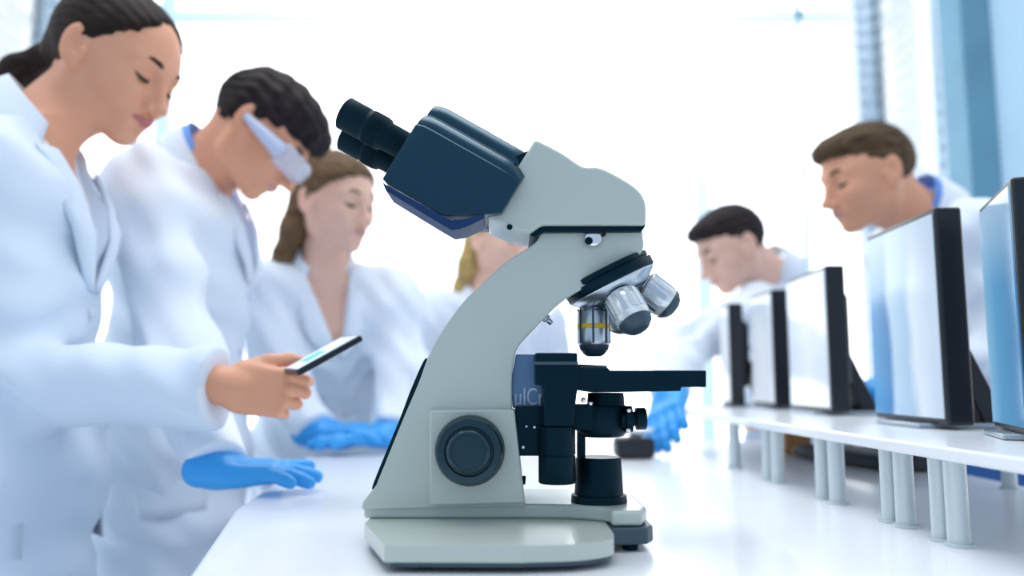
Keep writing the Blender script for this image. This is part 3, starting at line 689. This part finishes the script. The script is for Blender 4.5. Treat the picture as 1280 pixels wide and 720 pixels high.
def person(label, group, Mh, N, hip, SR, SL, armR, armL, male, style, hm, skin, lip, coat_m, shirt_m, vox=.0035, byaw=0.0,
           gloves=(None, None), hands=(None, None), V=.20, foot=None, size=1.0, chest_open=0.030, slim=1.0, glasses=False, vlow=None, cuff=.046):
    N, hip, SR, SL = (np.array(p, float) for p in (N, hip, SR, SL))
    r = tag(empty('person', (hip[0], hip[1], 0)), label, 'person')
    up = N-hip; L = np.linalg.norm(up); up /= L
    fw = V3(math.cos(math.radians(byaw)), math.sin(math.radians(byaw)), 0)
    T = frame_from(hip, fw-up*(fw @ up), up)
    us = np.array([-.12, 0, .38*L, .68*L, max(L-.09, .74*L), L-.03, L+.02]); aw = np.array([.125, .125, .108, .122, .105, .078, .05])*slim; bw = np.array([.168, .168, .145, .172, .165, .105, .06])*slim
    if male: bw = bw*np.array([1, 1, 1.10, 1.12, 1.12, 1.05, 1])
    def torso(g):
        def f(q):
            a = knots(q[:, 2], us, aw)+g; b = knots(q[:, 2], us, bw)+g
            rr = np.sqrt((q[:, 0]/a)**2+(q[:, 1]/b)**2); d = (rr-1)*np.minimum(a, b)
            return np.maximum(d*0.9, np.maximum(-.12-q[:, 2], q[:, 2]-(L+.005)))
        return f
    # ---- body: head, neck, trunk, arms and bare hands as one surface
    s = Shape(); head_prims(s, Mh, male)
    Hc = Mh[:3, 3]; R = Mh[:3, :3]; nr = .054 if male else .045
    s.frame(np.eye(4))
    s.cone(Hc+R @ V3(-.030, 0, -.035), N+V3(0, 0, .0), nr, nr+.007, 0.022)
    s.cone(Hc+R @ V3(.006, 0, -.055), N+(T[:3, 0]*.022), nr*.72, nr*.8, 0.03)
    s.frame(T).fn(torso(-.020 if shirt_m else -.013), (0, 0, L/2), L/2+.25, .04)
    s.frame(np.eye(4))
    for S_, arm in ((SR, armR), (SL, armL)):
        e_, w_ = np.array(arm[0], float), np.array(arm[1], float)
        s.cone(N-up*.06, S_, .030, .042, .04); s.chain([S_, e_, w_], [.044, .034, .024], .02)
    for side, h, gl in ((0, hands[0], gloves[0]), (1, hands[1], gloves[1])):
        if h: hand_prims(s, (armR, armL)[side][1], h['f'], h['b'], 1 if side == 0 else -1, h['c'], thumb=h.get('t'), spread=h.get('s', (0.10, 0.03, -0.04, -0.12)), sc=h.get('sc', 1.0), tcurl=h.get('tc', (.25, .25)))
    me = s.mesh(vox)
    body = link('body', me, [skin, lip], r)
    inv = head_inv(Mh); bo = np.array(wloc(body)); n = len(me.polygons)
    cen = np.empty(3*n); me.polygons.foreach_get('center', cen); q = inv(cen.reshape(-1, 3)+bo)
    lipm = (q[:, 0] > .084) & (np.abs(q[:, 1]) < .0235) & (q[:, 2] < -.0465+.0015*np.cos(q[:, 1]*500)) & (q[:, 2] > -.0678+np.abs(q[:, 1])*0.42) & (q[:, 2] < -.0462-np.abs(q[:, 1])*0.28)
    me.polygons.foreach_set('material_index', lipm.astype(np.int32))
    # ---- hair
    h = Shape(); hair_prims(h, Mh, style); link('hair', h.mesh(vox), hm, r)
    brow_tube(r, Mh, hm, w=1.2 if male else 1.0)
    # ---- gloves
    for side, gl in ((0, gloves[0]), (1, gloves[1])):
        hd = hands[side]
        if gl and hd:
            g_ = Shape(); hand_prims(g_, (armR, armL)[side][1], hd['f'], hd['b'], 1 if side == 0 else -1, hd['c'], thumb=hd.get('t'), spread=hd.get('s', (0.10, 0.03, -0.04, -0.12)), grow=.0034, sc=hd.get('sc', 1.0), tcurl=hd.get('tc', (.25, .25)))
            g_.frame(np.eye(4)); f_ = np.array(hd['f'], float); f_ /= np.linalg.norm(f_); wv = np.array((armR, armL)[side][1], float); ev_ = np.array((armR, armL)[side][0], float)
            bk = (ev_-wv)/np.linalg.norm(ev_-wv)
            g_.cone(wv, wv+bk*.055, .031*hd.get('sc', 1.0), .033*hd.get('sc', 1.0), .01)
            link('glove', g_.mesh(min(vox, .003)), gl, r)
    # ---- shirt
    sh = Shape(); sh.frame(T).fn(torso(-.013), (0, 0, L/2), L/2+.25, .02); sh.frame(np.eye(4))
    sh.cone(N-up*.05+V3(0, 0, 0), N+(Hc-N)*.12, nr+.018, nr+.012, .02)
    sh.cone(N-up*.03, N+(Hc-N)*.6+up*.05, nr+.002, nr+.004, .004, '-')
    vl = vlow if vlow is not None else V*0.42
    sh.frame(T).fn(lambda q: np.maximum(np.maximum(np.abs(q[:, 1])-np.maximum((q[:, 2]-(L-vl)), 0)*0.42-.004, -q[:, 0]), (L-vl)-q[:, 2]), (0.06, 0, L-vl*.5), vl+.2, .006, '-')
    if shirt_m: link('shirt', sh.mesh(max(vox, .004)), shirt_m, r)
    # ---- lab coat: trunk, hanging skirt and sleeves, open in a V at the chest
    ct = Shape(); ct.frame(T).fn(torso(.010), (0, 0, L/2), L/2+.25, .02)
    hz = hip[2]; SK = frame_from(hip, fw, (0, 0, 1))
    def skirt(q):
        t = np.clip((-q[:, 2])/.48, 0, 1); th = np.arctan2(q[:, 1], q[:, 0])
        fl = (0.004+.012*t)*np.sin(7*th+1.0+2.5*t)*t + .005*t*np.sin(15*th+.7)
        a = (.133+.040*t)*slim+fl; b = (.178+.045*t)*slim+fl; rr = np.sqrt((q[:, 0]/a)**2+(q[:, 1]/b)**2)
        return np.maximum((rr-1)*np.minimum(a, b)*0.9, np.maximum(-.48-q[:, 2], q[:, 2]-.04))
    ct.frame(SK).fn(skirt, (0, 0, -.22), .42, .07); ct.frame(np.eye(4))
    cuffs = []
    for S_, arm in ((SR, armR), (SL, armL)):
        e_, w_ = np.array(arm[0], float), np.array(arm[1], float)
        f_ = (w_-e_); f_ /= np.linalg.norm(f_)
        ct.cone(N-up*.055+(S_-N)*.25, S_, .050, .066, .05); ct.chain([S_, e_], [.068, .058], .045); ct.cone(e_, w_-f_*.012, .058, cuff, .02)
        cuffs.append((w_, f_))
    for (w_, f_) in cuffs:
        ct.fn(lambda P, w_=w_, f_=f_: -((P-w_) @ f_+.012)+np.maximum(np.linalg.norm(P-w_, axis=1)-.085, 0)*3, w_, .11, .004, '-')
    # wrinkles
    def folds(P):
        q = (P-hip); a = .0075*np.sin(q[:, 2]*38+np.sin(q[:, 0]*17+1)*1.6+q[:, 1]*9)*np.sin(q[:, 0]*13+q[:, 2]*7+.6)
        b = .0032*np.sin((q[:, 0]+q[:, 2]*.7)*85+np.sin(q[:, 1]*30))*np.sin(q[:, 2]*21+q[:, 0]*8)
        return a+b
    ct.fn(folds, hip+V3(0, 0, .1), 1.2, 0, '~')
    for S_, arm in ((SR, armR), (SL, armL)):
        e_ = np.array(arm[0], float); w_ = np.array(arm[1], float); S0 = S_.copy(); d1 = (e_-S0)/np.linalg.norm(e_-S0); d2 = (w_-e_)/np.linalg.norm(w_-e_)
        ct.fn(lambda P, e_=e_, d1=d1, d2=d2: .0100*np.exp(-(np.linalg.norm(P-e_, axis=1)/.11)**2)*np.sin((P-e_) @ (d1-d2)/max(np.linalg.norm(d1-d2), .2)*120+((P-e_) @ V3(0.2, .7, .2))*25), e_, .24, 0, '~')
    cl = L-V
    ct.frame(T).fn(lambda q: np.maximum(np.maximum(np.abs(q[:, 1])-np.maximum(q[:, 2]-cl, 0)*chest_open/V*2.0-.001, -q[:, 0]), cl-q[:, 2]), (0.06, 0, L-V*.5), V+.2, .004, '-')
    ct.frame(np.eye(4)).cone(N+up*.012, N+(Hc-N)*.7+up*.05, nr+.012, nr+.020, .006, '-')
    # front placket groove
    ct.frame(SK).fn(lambda q: np.maximum(np.abs(q[:, 1]-.022)-.0025, -q[:, 0]), (.12, .02, -.2), .42, .003, '-') if False else None
    coat = link('lab_coat', ct.mesh(max(vox, .0042)), coat_m, r)
    # surface point of the coat in the trunk frame
    def surf(u, l, off=.0125):
        a = knots(u, us, aw)+off; b = knots(u, us, bw)+off
        x = a*math.sqrt(max(1-(l/b)**2, .02)); return Vector(T[:3, :3] @ V3(x, l, u)+T[:3, 3])
    def patch(name, grid, m, th=.004, par=r):
        bm = bmesh.new(); vs = [[bm.verts.new(p) for p in row] for row in grid]
        for i in range(len(vs)-1):
            for j in range(len(vs[0])-1): bm.faces.new((vs[i][j], vs[i][j+1], vs[i+1][j+1], vs[i+1][j]))
        o = link(name, bm_mesh(bm), m, par, smooth=True)
        sd = o.modifiers.new('s', 'SOLIDIFY'); sd.thickness = th; sd.offset = 0
        return o
    for y in (-1, 1):
        g = []
        for i in range(15):
            t = i/14; u = cl+(L-.035-cl)*t; w0 = max(u-cl, 0)*chest_open/V*2.0+.001
            wid = .052*math.sin(math.pi*min(1, .12+.62*t))*(1 if t < .66 else 1-.25*(t-.66)/.34)
            if .60 < t < .68: wid *= .80
            g.append([surf(u, y*(w0+wid*k/4), .0125+.005*math.sin(math.pi*k/4)) for k in range(5)])
        patch('lapel', g, coat_m)
    # collar wrapped round the back of the neck
    nd = Vector(((Hc-N)/np.linalg.norm(Hc-N)).tolist()); nd = (nd+Vector(up.tolist())).normalized()
    cf = Vector((T[:3, 0]).tolist()); cf = (cf-nd*cf.dot(nd)).normalized(); cll = nd.cross(cf)
    g = []
    for i in range(33):
        a = math.radians(42+(360-84)*i/32); dd = cf*math.cos(a)+cll*math.sin(a); dr = nd*(.016-.036*math.cos(a))
        c0 = Vector(N.tolist())+dr
        g.append([c0+dd*(nr+.046)-nd*.034, c0+dd*(nr+.036)-nd*.010, c0+dd*(nr+.024)+nd*.016, c0+dd*(nr+.016)+nd*.028, c0+dd*(nr+.011)+nd*.022])
    patch('collar', g, coat_m)
    # shirt collar inside it for the men
    if male:
        g = []
        for i in range(25):
            a = math.radians(22+(360-44)*i/24); dd = cf*math.cos(a)+cll*math.sin(a); c0 = Vector(N.tolist())+nd*(.018-.034*math.cos(a))
            g.append([c0+dd*(nr+.018)-nd*.005, c0+dd*(nr+.012)+nd*.020, c0+dd*(nr+.007)+nd*.040])
        patch('shirt_collar', g, shirt_m, .003)
    # two hip pockets following the skirt
    Sk = SK
    for y in (-1, 1):
        g = []
        for i in range(9):
            z = .03-.17*i/8; t = max(0, -z)/.48; row = []
            for j in range(9):
                th = y*math.radians(38+62*j/8); a = (.133+.040*t)*slim+.010; b = (.178+.045*t)*slim+.010
                row.append(Vector(Sk[:3, :3] @ V3(a*math.cos(th), b*math.sin(th), z)+Sk[:3, 3]))
            g.append(row)
        patch('pocket', g, coat_m, .004)
    # buttons down the front
    for k in range(3):
        p = surf(cl-.03-.11*k, .006, .0145); nrm = (p-Vector((T[:3, 3]+T[:3, 2]*(cl-.03-.11*k)).tolist())).normalized()
        lathe('button', p, nrm, [(-.003, .008), (.002, .008), (.003, .0065)], mat('coat_button', (.75, .80, .88), .4), r, n=20)
    # ---- trousers and shoes
    fc = foot or (hip[0], hip[1]); tr = Shape(); tr.frame(np.eye(4)); lv = SK[:3, 1]
    tr.ell(hip, (.10, .11, .10), .03)
    for y in (-1, 1):
        h0 = hip+lv*y*.075-V3(0, 0, .08); an = V3(fc[0], fc[1], .07)+lv*y*.10; kn = (h0+an)/2+fw*.015
        tr.chain([h0, kn, an], [.080, .066, .055], .03)
    link('trousers', tr.mesh(.009), M_navy, r)
    for y in (-1, 1):
        an = V3(fc[0], fc[1], .0)+lv*y*.10; s_ = Shape(); s_.frame(frame_from(an, fw, (0, 0, 1)))
        s_.ell((.055, 0, .034), (.135, .046, .034), .01); s_.cone((-.01, 0, .04), (-.01, 0, .10), .045, .045, .02)
        s_.fn(lambda q: -q[:, 2]-.0, (0, 0, 0), .3, .002, '&'); link('shoe', s_.mesh(.006), M_shoe, r)
    if glasses:
        W = lambda p: Vector((Mh[:3, :3] @ np.array(p)+Mh[:3, 3]).tolist())
        gl = empty('safety_glasses', W((.09, 0, .0))); gl.parent = r; gl.location = W((.09, 0, .0))-wloc(r); gl['label'] = 'clear wrap-round safety glasses with a pale side arm'
        g = []
        for i in range(21):
            t = -1+2*i/20; y = t*.074; x = .122-.040*abs(t)**2.4
            g.append([W((x-.004, y, .028)), W((x, y, .014)), W((x, y, -.004)), W((x-.006, y*.97, -.020))])
        patch('lens', g, lens_mat(), .002, gl)
        for y in (-1, 1):
            g = []
            for i in range(9):
                t = i/8; x = .084-.098*t; yy = y*(.0765+.010*min(1, t*2)); hh = .017-.0105*t
                g.append([W((x, yy, .004+hh)), W((x, yy+y*.001, .004)), W((x, yy, .004-hh))])
            patch('side_arm', g, mat('pale_plastic', (0.62, 0.70, 0.90), 0.25), .0025, gl)
    return r

def lens_mat():
    m = bpy.data.materials.new('safety_lens'); m.use_nodes = True; n = m.node_tree; b = n.nodes['Principled BSDF']
    b.inputs['Base Color'].default_value = (.80, .86, 1, 1); b.inputs['Roughness'].default_value = .15; b.inputs['Alpha'].default_value = .42
    return m
relaxed = [(.25, .35, .25)]*4
def P_(px, py, Y): return np.array(at(px, py, Y))
# ------------------------------------------------------------------ the six people
# woman nearest on the left, holding the tablet
M1 = ear_head(95, 56, 1.15, -10, 27, -2)
N1 = P_(34, 172, 1.17)
hip1 = V3(-.745, 1.155, .95)
w1 = P_(283, 482, 1.045)
person('woman in white coat with dark ponytail holding a tablet in profile', None, M1, N1, hip1,
       N1+V3(.0, -.155, -.065), N1+V3(-.045, .13, -.070),
       (P_(-8, 480, 1.07), w1), (V3(-.80, 1.30, 1.10), V3(-.70, 1.27, .90)), False, 'ponytail', M_brown, M_skin, M_lip, M_coat, M_shirtw, vox=.0026, byaw=4, slim=.95, cuff=.052,
       hands=(dict(f=(1, .10, -.16), b=(-.10, -.95, .15), c=[(.65, .80, .35), (.80, .9, .4), (.95, 1.0, .45), (1.1, 1.0, .5)], s=(.03, .01, -.01, -.03), t=(.82, .52, -.12), tc=(.25, .2), sc=.82), None), V=.23, chest_open=.034)
# man beside her, head bowed, in safety glasses
M2 = ear_head(307, 151, 1.46, 4, 45, 0)
N2 = P_(245, 222, 1.58)
hip2 = V3(-.69, 1.63, .95)
w2 = V3(-.393, 1.09, BZ+.032)
person('dark-haired man in white coat and safety glasses bowing over the bench', None, M2, N2, hip2,
       N2+V3(-.03, -.155, -.06), N2+V3(-.03, .145, -.06),
       (V3(-.52, 1.275, 1.06), w2), (V3(-.80, 1.77, 1.10), V3(-.70, 1.74, .88)), True, 'short', M_black_h, M_skin, M_lip2, M_coat2, M_shirtb, vox=.0035, byaw=2, glasses=True, cuff=.037,
       gloves=(M_glove, None), hands=(dict(sc=.76, f=(.95, .20, -.04), b=(-.1, -.1, 1), c=[(-.05, .05, .05), (.05, .15, .1), (.10, .15, .1), (.05, .15, .1)], s=(.42, .12, -.20, -.55), t=(.75, .75, -.15), tc=(.1, .05)), None))
# woman behind with loose brown hair, both gloved hands on the bench
M3 = ear_head(384, 250, 1.78, -32, 12, 3)
N3 = P_(405, 338, 1.89)
hip3 = V3(-.45, 2.04, .95)
person('woman with light brown hair and V-necked white coat, blue gloved hands on bench', None, M3, N3, hip3,
       N3+V3(-.118, -.02, -.06), N3+V3(.155, .05, -.06),
       (P_(345, 470, 1.82), P_(398, 541, 1.71)), (P_(505, 470, 1.86), P_(490, 543, 1.73)), False, 'long', M_lbrown, M_skin2, M_lip2, M_coat2, None, vox=.004, byaw=-68,
       gloves=(M_glove, M_glove), hands=(dict(f=(1, -.1, .02), b=(0, -.1, 1), c=[(.10, .15, .1)]*4), dict(f=(-.8, -.45, .0), b=(0, -.1, 1), c=[(.12, .18, .1)]*4)), V=.18, chest_open=.024, vlow=.19, slim=.97)
# blond woman half hidden behind the microscope
M4 = ear_head(597, 300, 2.18, -48, 8, 0)
N4 = P_(606, 372, 2.27)
person('blond woman in white coat mostly hidden behind the microscope head', None, M4, N4, V3(-.07, 2.36, .95),
       N4+V3(-.15, -.04, -.06), N4+V3(.15, .04, -.06),
       (V3(-.25, 2.28, 1.08), V3(-.20, 2.16, .94)), (V3(.13, 2.36, 1.08), V3(.07, 2.20, .94)), False, 'long', M_blond, M_skin2, M_lip2, M_coat2, M_shirtw, vox=.0045, byaw=-75, slim=.97,
       hands=(dict(f=(.3, -.6, -.5), b=(-.7, -.3, .5), c=relaxed), dict(f=(-.2, -.6, -.5), b=(.7, -.3, .5), c=relaxed)))
# dark-haired man at the far end of the raised shelf, reaching down with a gloved hand
M5 = ear_head(936, 306, 2.15, 194, 28, 0, side=1)
N5 = P_(968, 350, 2.34)
hip5 = V3(.90, 2.56, .95)
person('dark-haired man leaning over far end of shelf, blue gloved hand lowered', None, M5, N5, hip5,
       N5+V3(.03, .17, -.05), N5+V3(-.10, -.14, -.10),
       (V3(.76, 2.66, 1.12), V3(.74, 2.52, .92)), (V3(.43, 2.02, 1.13), V3(.345, 1.76, 1.028)), True, 'crop', M_black_h, M_skin2, M_lip2, M_coat2, M_shirtw, vox=.0045, byaw=190,
       gloves=(None, M_glove), hands=(None, dict(f=(-.22, -.75, -.48), b=(-.6, -.3, .6), c=[(.15, .25, .2)]*4)))
# brown-haired man behind the monitors
M6 = ear_head(1115, 213, 1.66, 188, 17, 0, side=1)
N6 = P_(1160, 278, 1.80)
hip6 = V3(1.12, 1.92, .95)
person('brown-haired man in white coat and blue shirt standing behind the monitors', None, M6, N6, hip6,
       N6+V3(.02, .18, -.05), N6+V3(.0, -.175, -.055),
       (V3(1.04, 2.12, 1.12), V3(.97, 2.02, .90)), (V3(1.00, 1.60, 1.12), V3(.845, 1.62, 1.055)), True, 'crop', M_mbrown, M_skin, M_lip2, M_coat2, M_shirtb, vox=.004, byaw=186,
       gloves=(None, M_glove), hands=(None, dict(f=(-1, -.02, -.10), b=(0, -.2, 1), c=[(.3, .4, .3)]*4)))

# ------------------------------------------------------------------ the tablet in her hand
A_ = at(372, 467, 0.955); B_ = at(453, 422, 0.985); D_ = at(443, 417, 1.09)
e1 = (B_-A_); W_ = e1.length; e1.normalize(); e2 = (D_-B_); e2 -= e1*e2.dot(e1); H_ = e2.length; e2.normalize(); e3 = e1.cross(e2)
if e3.z < 0: e3 = -e3
R_ = Matrix((e1, e2, e3)).transposed(); ctr = A_+e1*W_/2+e2*H_/2
tb = tag(empty('tablet', ctr), 'small black-edged tablet held in the woman\'s hand', 'tablet')
box('tablet_body', ctr, (W_, H_, .008), mat('tablet_black', (.004, .012, .02), .3), tb, bevel=.0025, R=R_)
scr = box('screen', ctr+e3*.0042, (W_*.92, H_*.90, .0008), mat('tablet_screen', (.5, .6, .7), .15, emit=(.55, .72, .90), estr=.75), tb, R=R_)
box('picture', ctr+e3*.0048-e1*W_*.12, (W_*.30, H_*.45, .0006), mat('tablet_picture', (.02, .3, .35), .2, emit=(.02, .40, .45), estr=.7), tb, R=R_)
# ------------------------------------------------------------------ raised shelf, its posts and the monitors on it
SZ = BZ+.090            # top of the raised shelf
shelf = tag(empty('raised_shelf', (.56, 1.3, BZ)), 'long white raised shelf on tubular posts carrying the monitors', 'shelf')
fx = lambda y: .400-.030*(y-.7)
plan('shelf_board', [(fx(.50), .50), (.735, .50), (.735, 1.99), (.455, 1.99), (fx(1.78), 1.78)], SZ-.013, SZ, M_white, shelf, bevel=.003)
M_post = mat('pale_grey_tube', (.62, .70, .72), .35, metal=.3)
for (px, py) in [(1192, 683), (1168, 676), (1133, 659), (1115, 653), (1034, 630), (1012, 624), (960, 604), (945, 600), (897, 585)]:
    p = on_z(px, py, BZ); p.x = max(p.x, fx(p.y)+.0115); h = SZ-.013-BZ; r_ = .0098
    o = lathe('post', (p.x, p.y, BZ), (0, 0, 1), [(0, r_*1.35), (.003, r_*1.35), (.0035, r_), (h, r_)], M_post, shelf, n=32)
for y in (.62, 1.15, 1.80):
    lathe('post', (.70, y, BZ), (0, 0, 1), [(0, .013), (.003, .013), (.0035, .0098), (SZ-.013-BZ, .0098)], M_post, shelf, n=32)

M_bez = mat('monitor_black', (.004, .008, .014), .35)
def screen_mat(name, cols, span):
    """the picture on the screen: a wash of blues running across its width and down its height"""
    m = mat(name, (.05, .08, .12), .12); nt = m.node_tree; b = nt.nodes['Principled BSDF']; L = nt.links.new
    t = nt.nodes.new('ShaderNodeTexCoord'); sp_ = nt.nodes.new('ShaderNodeSeparateXYZ'); L(t.outputs['Object'], sp_.inputs[0])
    nz = nt.nodes.new('ShaderNodeTexNoise'); nz.inputs['Scale'].default_value = 9; L(t.outputs['Object'], nz.inputs[0])
    m1 = nt.nodes.new('ShaderNodeMapRange'); m1.inputs['From Min'].default_value = -span/2; m1.inputs['From Max'].default_value = span/2; L(sp_.outputs['Y'], m1.inputs[0])
    ad = nt.nodes.new('ShaderNodeMath'); ad.operation = 'MULTIPLY_ADD'; ad.inputs[1].default_value = .25; L(nz.outputs[0], ad.inputs[0]); L(m1.outputs[0], ad.inputs[2])
    sb = nt.nodes.new('ShaderNodeMath'); sb.operation = 'SUBTRACT'; sb.inputs[1].default_value = .125; L(ad.outputs[0], sb.inputs[0])
    r = nt.nodes.new('ShaderNodeValToRGB'); L(sb.outputs[0], r.inputs[0])
    while len(r.color_ramp.elements) < len(cols): r.color_ramp.elements.new(.5)
    for i, (p, c) in enumerate(cols): r.color_ramp.elements[i].position = p; r.color_ramp.elements[i].color = (*c, 1)
    m2 = nt.nodes.new('ShaderNodeMapRange'); m2.inputs['From Min'].default_value = .15; m2.inputs['From Max'].default_value = .28; L(sp_.outputs['Z'], m2.inputs[0])
    mx = nt.nodes.new('ShaderNodeMixRGB'); mx.inputs[2].default_value = (.52, .70, .88, 1); L(m2.outputs[0], mx.inputs[0]); L(r.outputs[0], mx.inputs[1])
    L(mx.outputs[0], b.inputs['Emission Color']); b.inputs['Emission Strength'].default_value = .72
    return m
M_scr = screen_mat('monitor_screen', [(.10, (.62, .76, .92)), (.30, (.80, .90, 1.0)), (.42, (.42, .62, .84)), (.62, (.55, .74, .92)), (.70, (.05, .22, .50)), (.95, (.10, .34, .66))], .215)
M_scrl = screen_mat('pale_screen', [(.0, (.70, .80, .95)), (.5, (.85, .92, 1.0)), (1.0, (.62, .74, .92))], .23)
M_scrd = screen_mat('blue_screen', [(.0, (.05, .20, .42)), (.6, (.10, .36, .62)), (1.0, (.30, .58, .82))], .16)
def monitor(near, ang, Wd, Ht, label, windows, scr=None):
    """near: lower near corner of the screen face; ang: turn of the screen plane from the viewing direction"""
    n0 = Vector((near[0], near[1], SZ+.006)); d = Vector((math.sin(ang), math.cos(ang), 0)); b = Vector((math.cos(ang), -math.sin(ang), 0)); up = Vector((0, 0, 1))
    R = Matrix((d, b, up)).transposed()
    m = tag(empty('monitor', n0+d*Wd/2+b*.06-up*.006), label, 'monitor', 'monitors on the raised shelf')
    box('casing', n0+d*Wd/2+b*.019+up*Ht/2, (Wd, .034, Ht), M_bez, m, bevel=.004, R=R)
    box('back_shell', n0+d*Wd/2+b*.043+up*Ht*.5, (Wd*.70, .026, Ht*.66), M_bez, m, bevel=.012, R=R)
    sc_o = box('screen', n0+d*Wd/2+b*.0015+up*Ht/2, (Wd-.014, .003, Ht-.016), scr or M_scr, m, R=R)
    for (a0, a1, z0, z1, mm) in windows:
        box('screen_window', n0+d*Wd*(a0+a1)/2+up*Ht*(z0+z1)/2-b*.0004, (Wd*(a1-a0), .0012, Ht*(z1-z0)), mm, m, R=R)
    bm = bmesh.new(); c = n0+d*Wd/2
    vs = [c+b*.05+up*.10, c+b*.07+up*.105, c+b*.118-up*.002, c+b*.085-up*.002]
    a = [bm.verts.new(v-d*.035) for v in vs]; e = [bm.verts.new(v+d*.035) for v in vs]
    bm.faces.new(a); bm.faces.new(e[::-1])
    for i in range(4): bm.faces.new((a[i], e[i], e[(i+1) % 4], a[(i+1) % 4]))
    link('stand_neck', bm_mesh(bm), M_bez, m, bevel=.002)
    box('stand_base', c+b*.055-up*.0025, (Wd*.62, .14, .006), mat('stand_grey', (.35, .42, .48), .2, coat=.4), m, bevel=.002, R=R)
    return m
a_ = math.radians
monitor((.508, .80), a_(20), .16, .262, 'monitor at the right edge with a deep blue screen, nearest of the row', [], M_scrd)
monitor((.536, 1.0), a_(2), .215, .275, 'large upright monitor with a blue band down its screen, second in the row', [])
monitor((.560, 1.42), a_(2), .23, .262, 'monitor third along the shelf, before the dark-haired man', [], M_scrl)
monitor((.566, 1.74), a_(0), .16, .255, 'monitor fourth along the shelf, second smallest in view', [], M_scrl)
monitor((.515, 1.90), a_(-4), .07, .240, 'monitor at the far end of the shelf, smallest in view', [], M_scrl)

# things on the bench, blurred in the photograph
p = on_z(792, 573, BZ)
dk = tag(empty('balance', (p.x, p.y, BZ)), 'small black instrument with a white dish behind the microscope stage', 'instrument')
box('housing', (p.x, p.y, BZ+.022), (.075, .07, .040), M_bez, dk, bevel=.008)
lathe('dish', (p.x+.005, p.y, BZ+.042), (0, 0, 1), [(0, .012), (.006, .014), (.010, .034), (.016, .036)], M_white, dk, n=32)
p = on_z(985, 575, BZ)
cb = tag(empty('cardboard_box', (p.x, 1.72, BZ)), 'small orange-brown box under the raised shelf', 'box')
q = V3((988-640)/1000*1.72, 1.72, BZ)
box('carton', (q[0], q[1], BZ+.024), (.055, .05, .048), mat('orange_card', (.62, .30, .10), .7), cb, bevel=.002)
box('lid_flap', (q[0], q[1], BZ+.049), (.058, .053, .004), mat('brown_card', (.35, .22, .14), .7), cb, bevel=.001)
q = V3((1078-640)/1000*1.5, 1.5, BZ)
ky = tag(empty('keyboard', q), 'black keyboard lying under the raised shelf between the posts', 'keyboard')
Rk = Matrix.Rotation(a_(12), 3, 'Z')
box('keyboard_body', (q[0], q[1], BZ+.012), (.13, .30, .018), M_bez, ky, bevel=.003, R=Rk)
bm = bmesh.new()
for i in range(5):
    for j in range(14): add_box(bm, Vector(q)+Rk @ Vector((-.048+.024*i, -.13+.02*j, .023)), (.019, .016, .005), Rk)
link('keys', bm_mesh(bm), mat('key_grey', (.03, .05, .07), .5), ky)
# monitor behind the microscope arm
q = at(531, 492, 2.00)
mo = tag(empty('monitor', (q.x, 2.02, BZ)), 'small dark blue screen mostly hidden behind the microscope arm', 'monitor')
box('casing', (q.x+.03, 2.02, BZ+.115), (.10, .03, .15), M_bez, mo, bevel=.004)
box('screen', (q.x+.03, 2.004, BZ+.115), (.088, .003, .135), mat('dark_blue_screen', (.02, .08, .2), .15, emit=(.05, .16, .38), estr=.6), mo)
box('stand', (q.x+.03, 2.02, BZ+.022), (.02, .012, .044), M_bez, mo, bevel=.002)
box('stand_base', (q.x+.03, 2.0, BZ+.003), (.08, .07, .006), M_bez, mo, bevel=.002)

# blue chair beyond the shelf
ch = tag(empty('lab_chair', (1.02, 1.28, 0)), 'dark blue swivel chair below the right-hand end of the shelf', 'chair')
M_cb = mat('blue_upholstery', (.02, .10, .32), .7, bump=.1)
box('seat', (1.02, 1.28, .50), (.42, .42, .07), M_cb, ch, bevel=.03)
box('backrest', (.98, 1.47, .78), (.38, .05, .30), M_cb, ch, bevel=.022)
tube('back_bracket', [(1.0, 1.38, .47), (.99, 1.50, .50), (.985, 1.505, .70)], .014, M_bez, ch)
lathe('gas_column', (1.02, 1.28, .09), (0, 0, 1), [(0, .028), (.2, .028), (.201, .018), (.38, .018)], M_bez, ch, n=24)
for k in range(5):
    a = 2*math.pi*k/5+.3; e = Vector((1.02+.27*math.cos(a), 1.28+.27*math.sin(a), .065))
    tube('leg', [(1.02, 1.28, .10), e], [.022, .014], M_bez, ch)
    lathe('caster', e+Vector((0, -.012, -.04)), (0, 1, 0), [(0, .024), (.024, .024)], M_bez, ch, n=20)
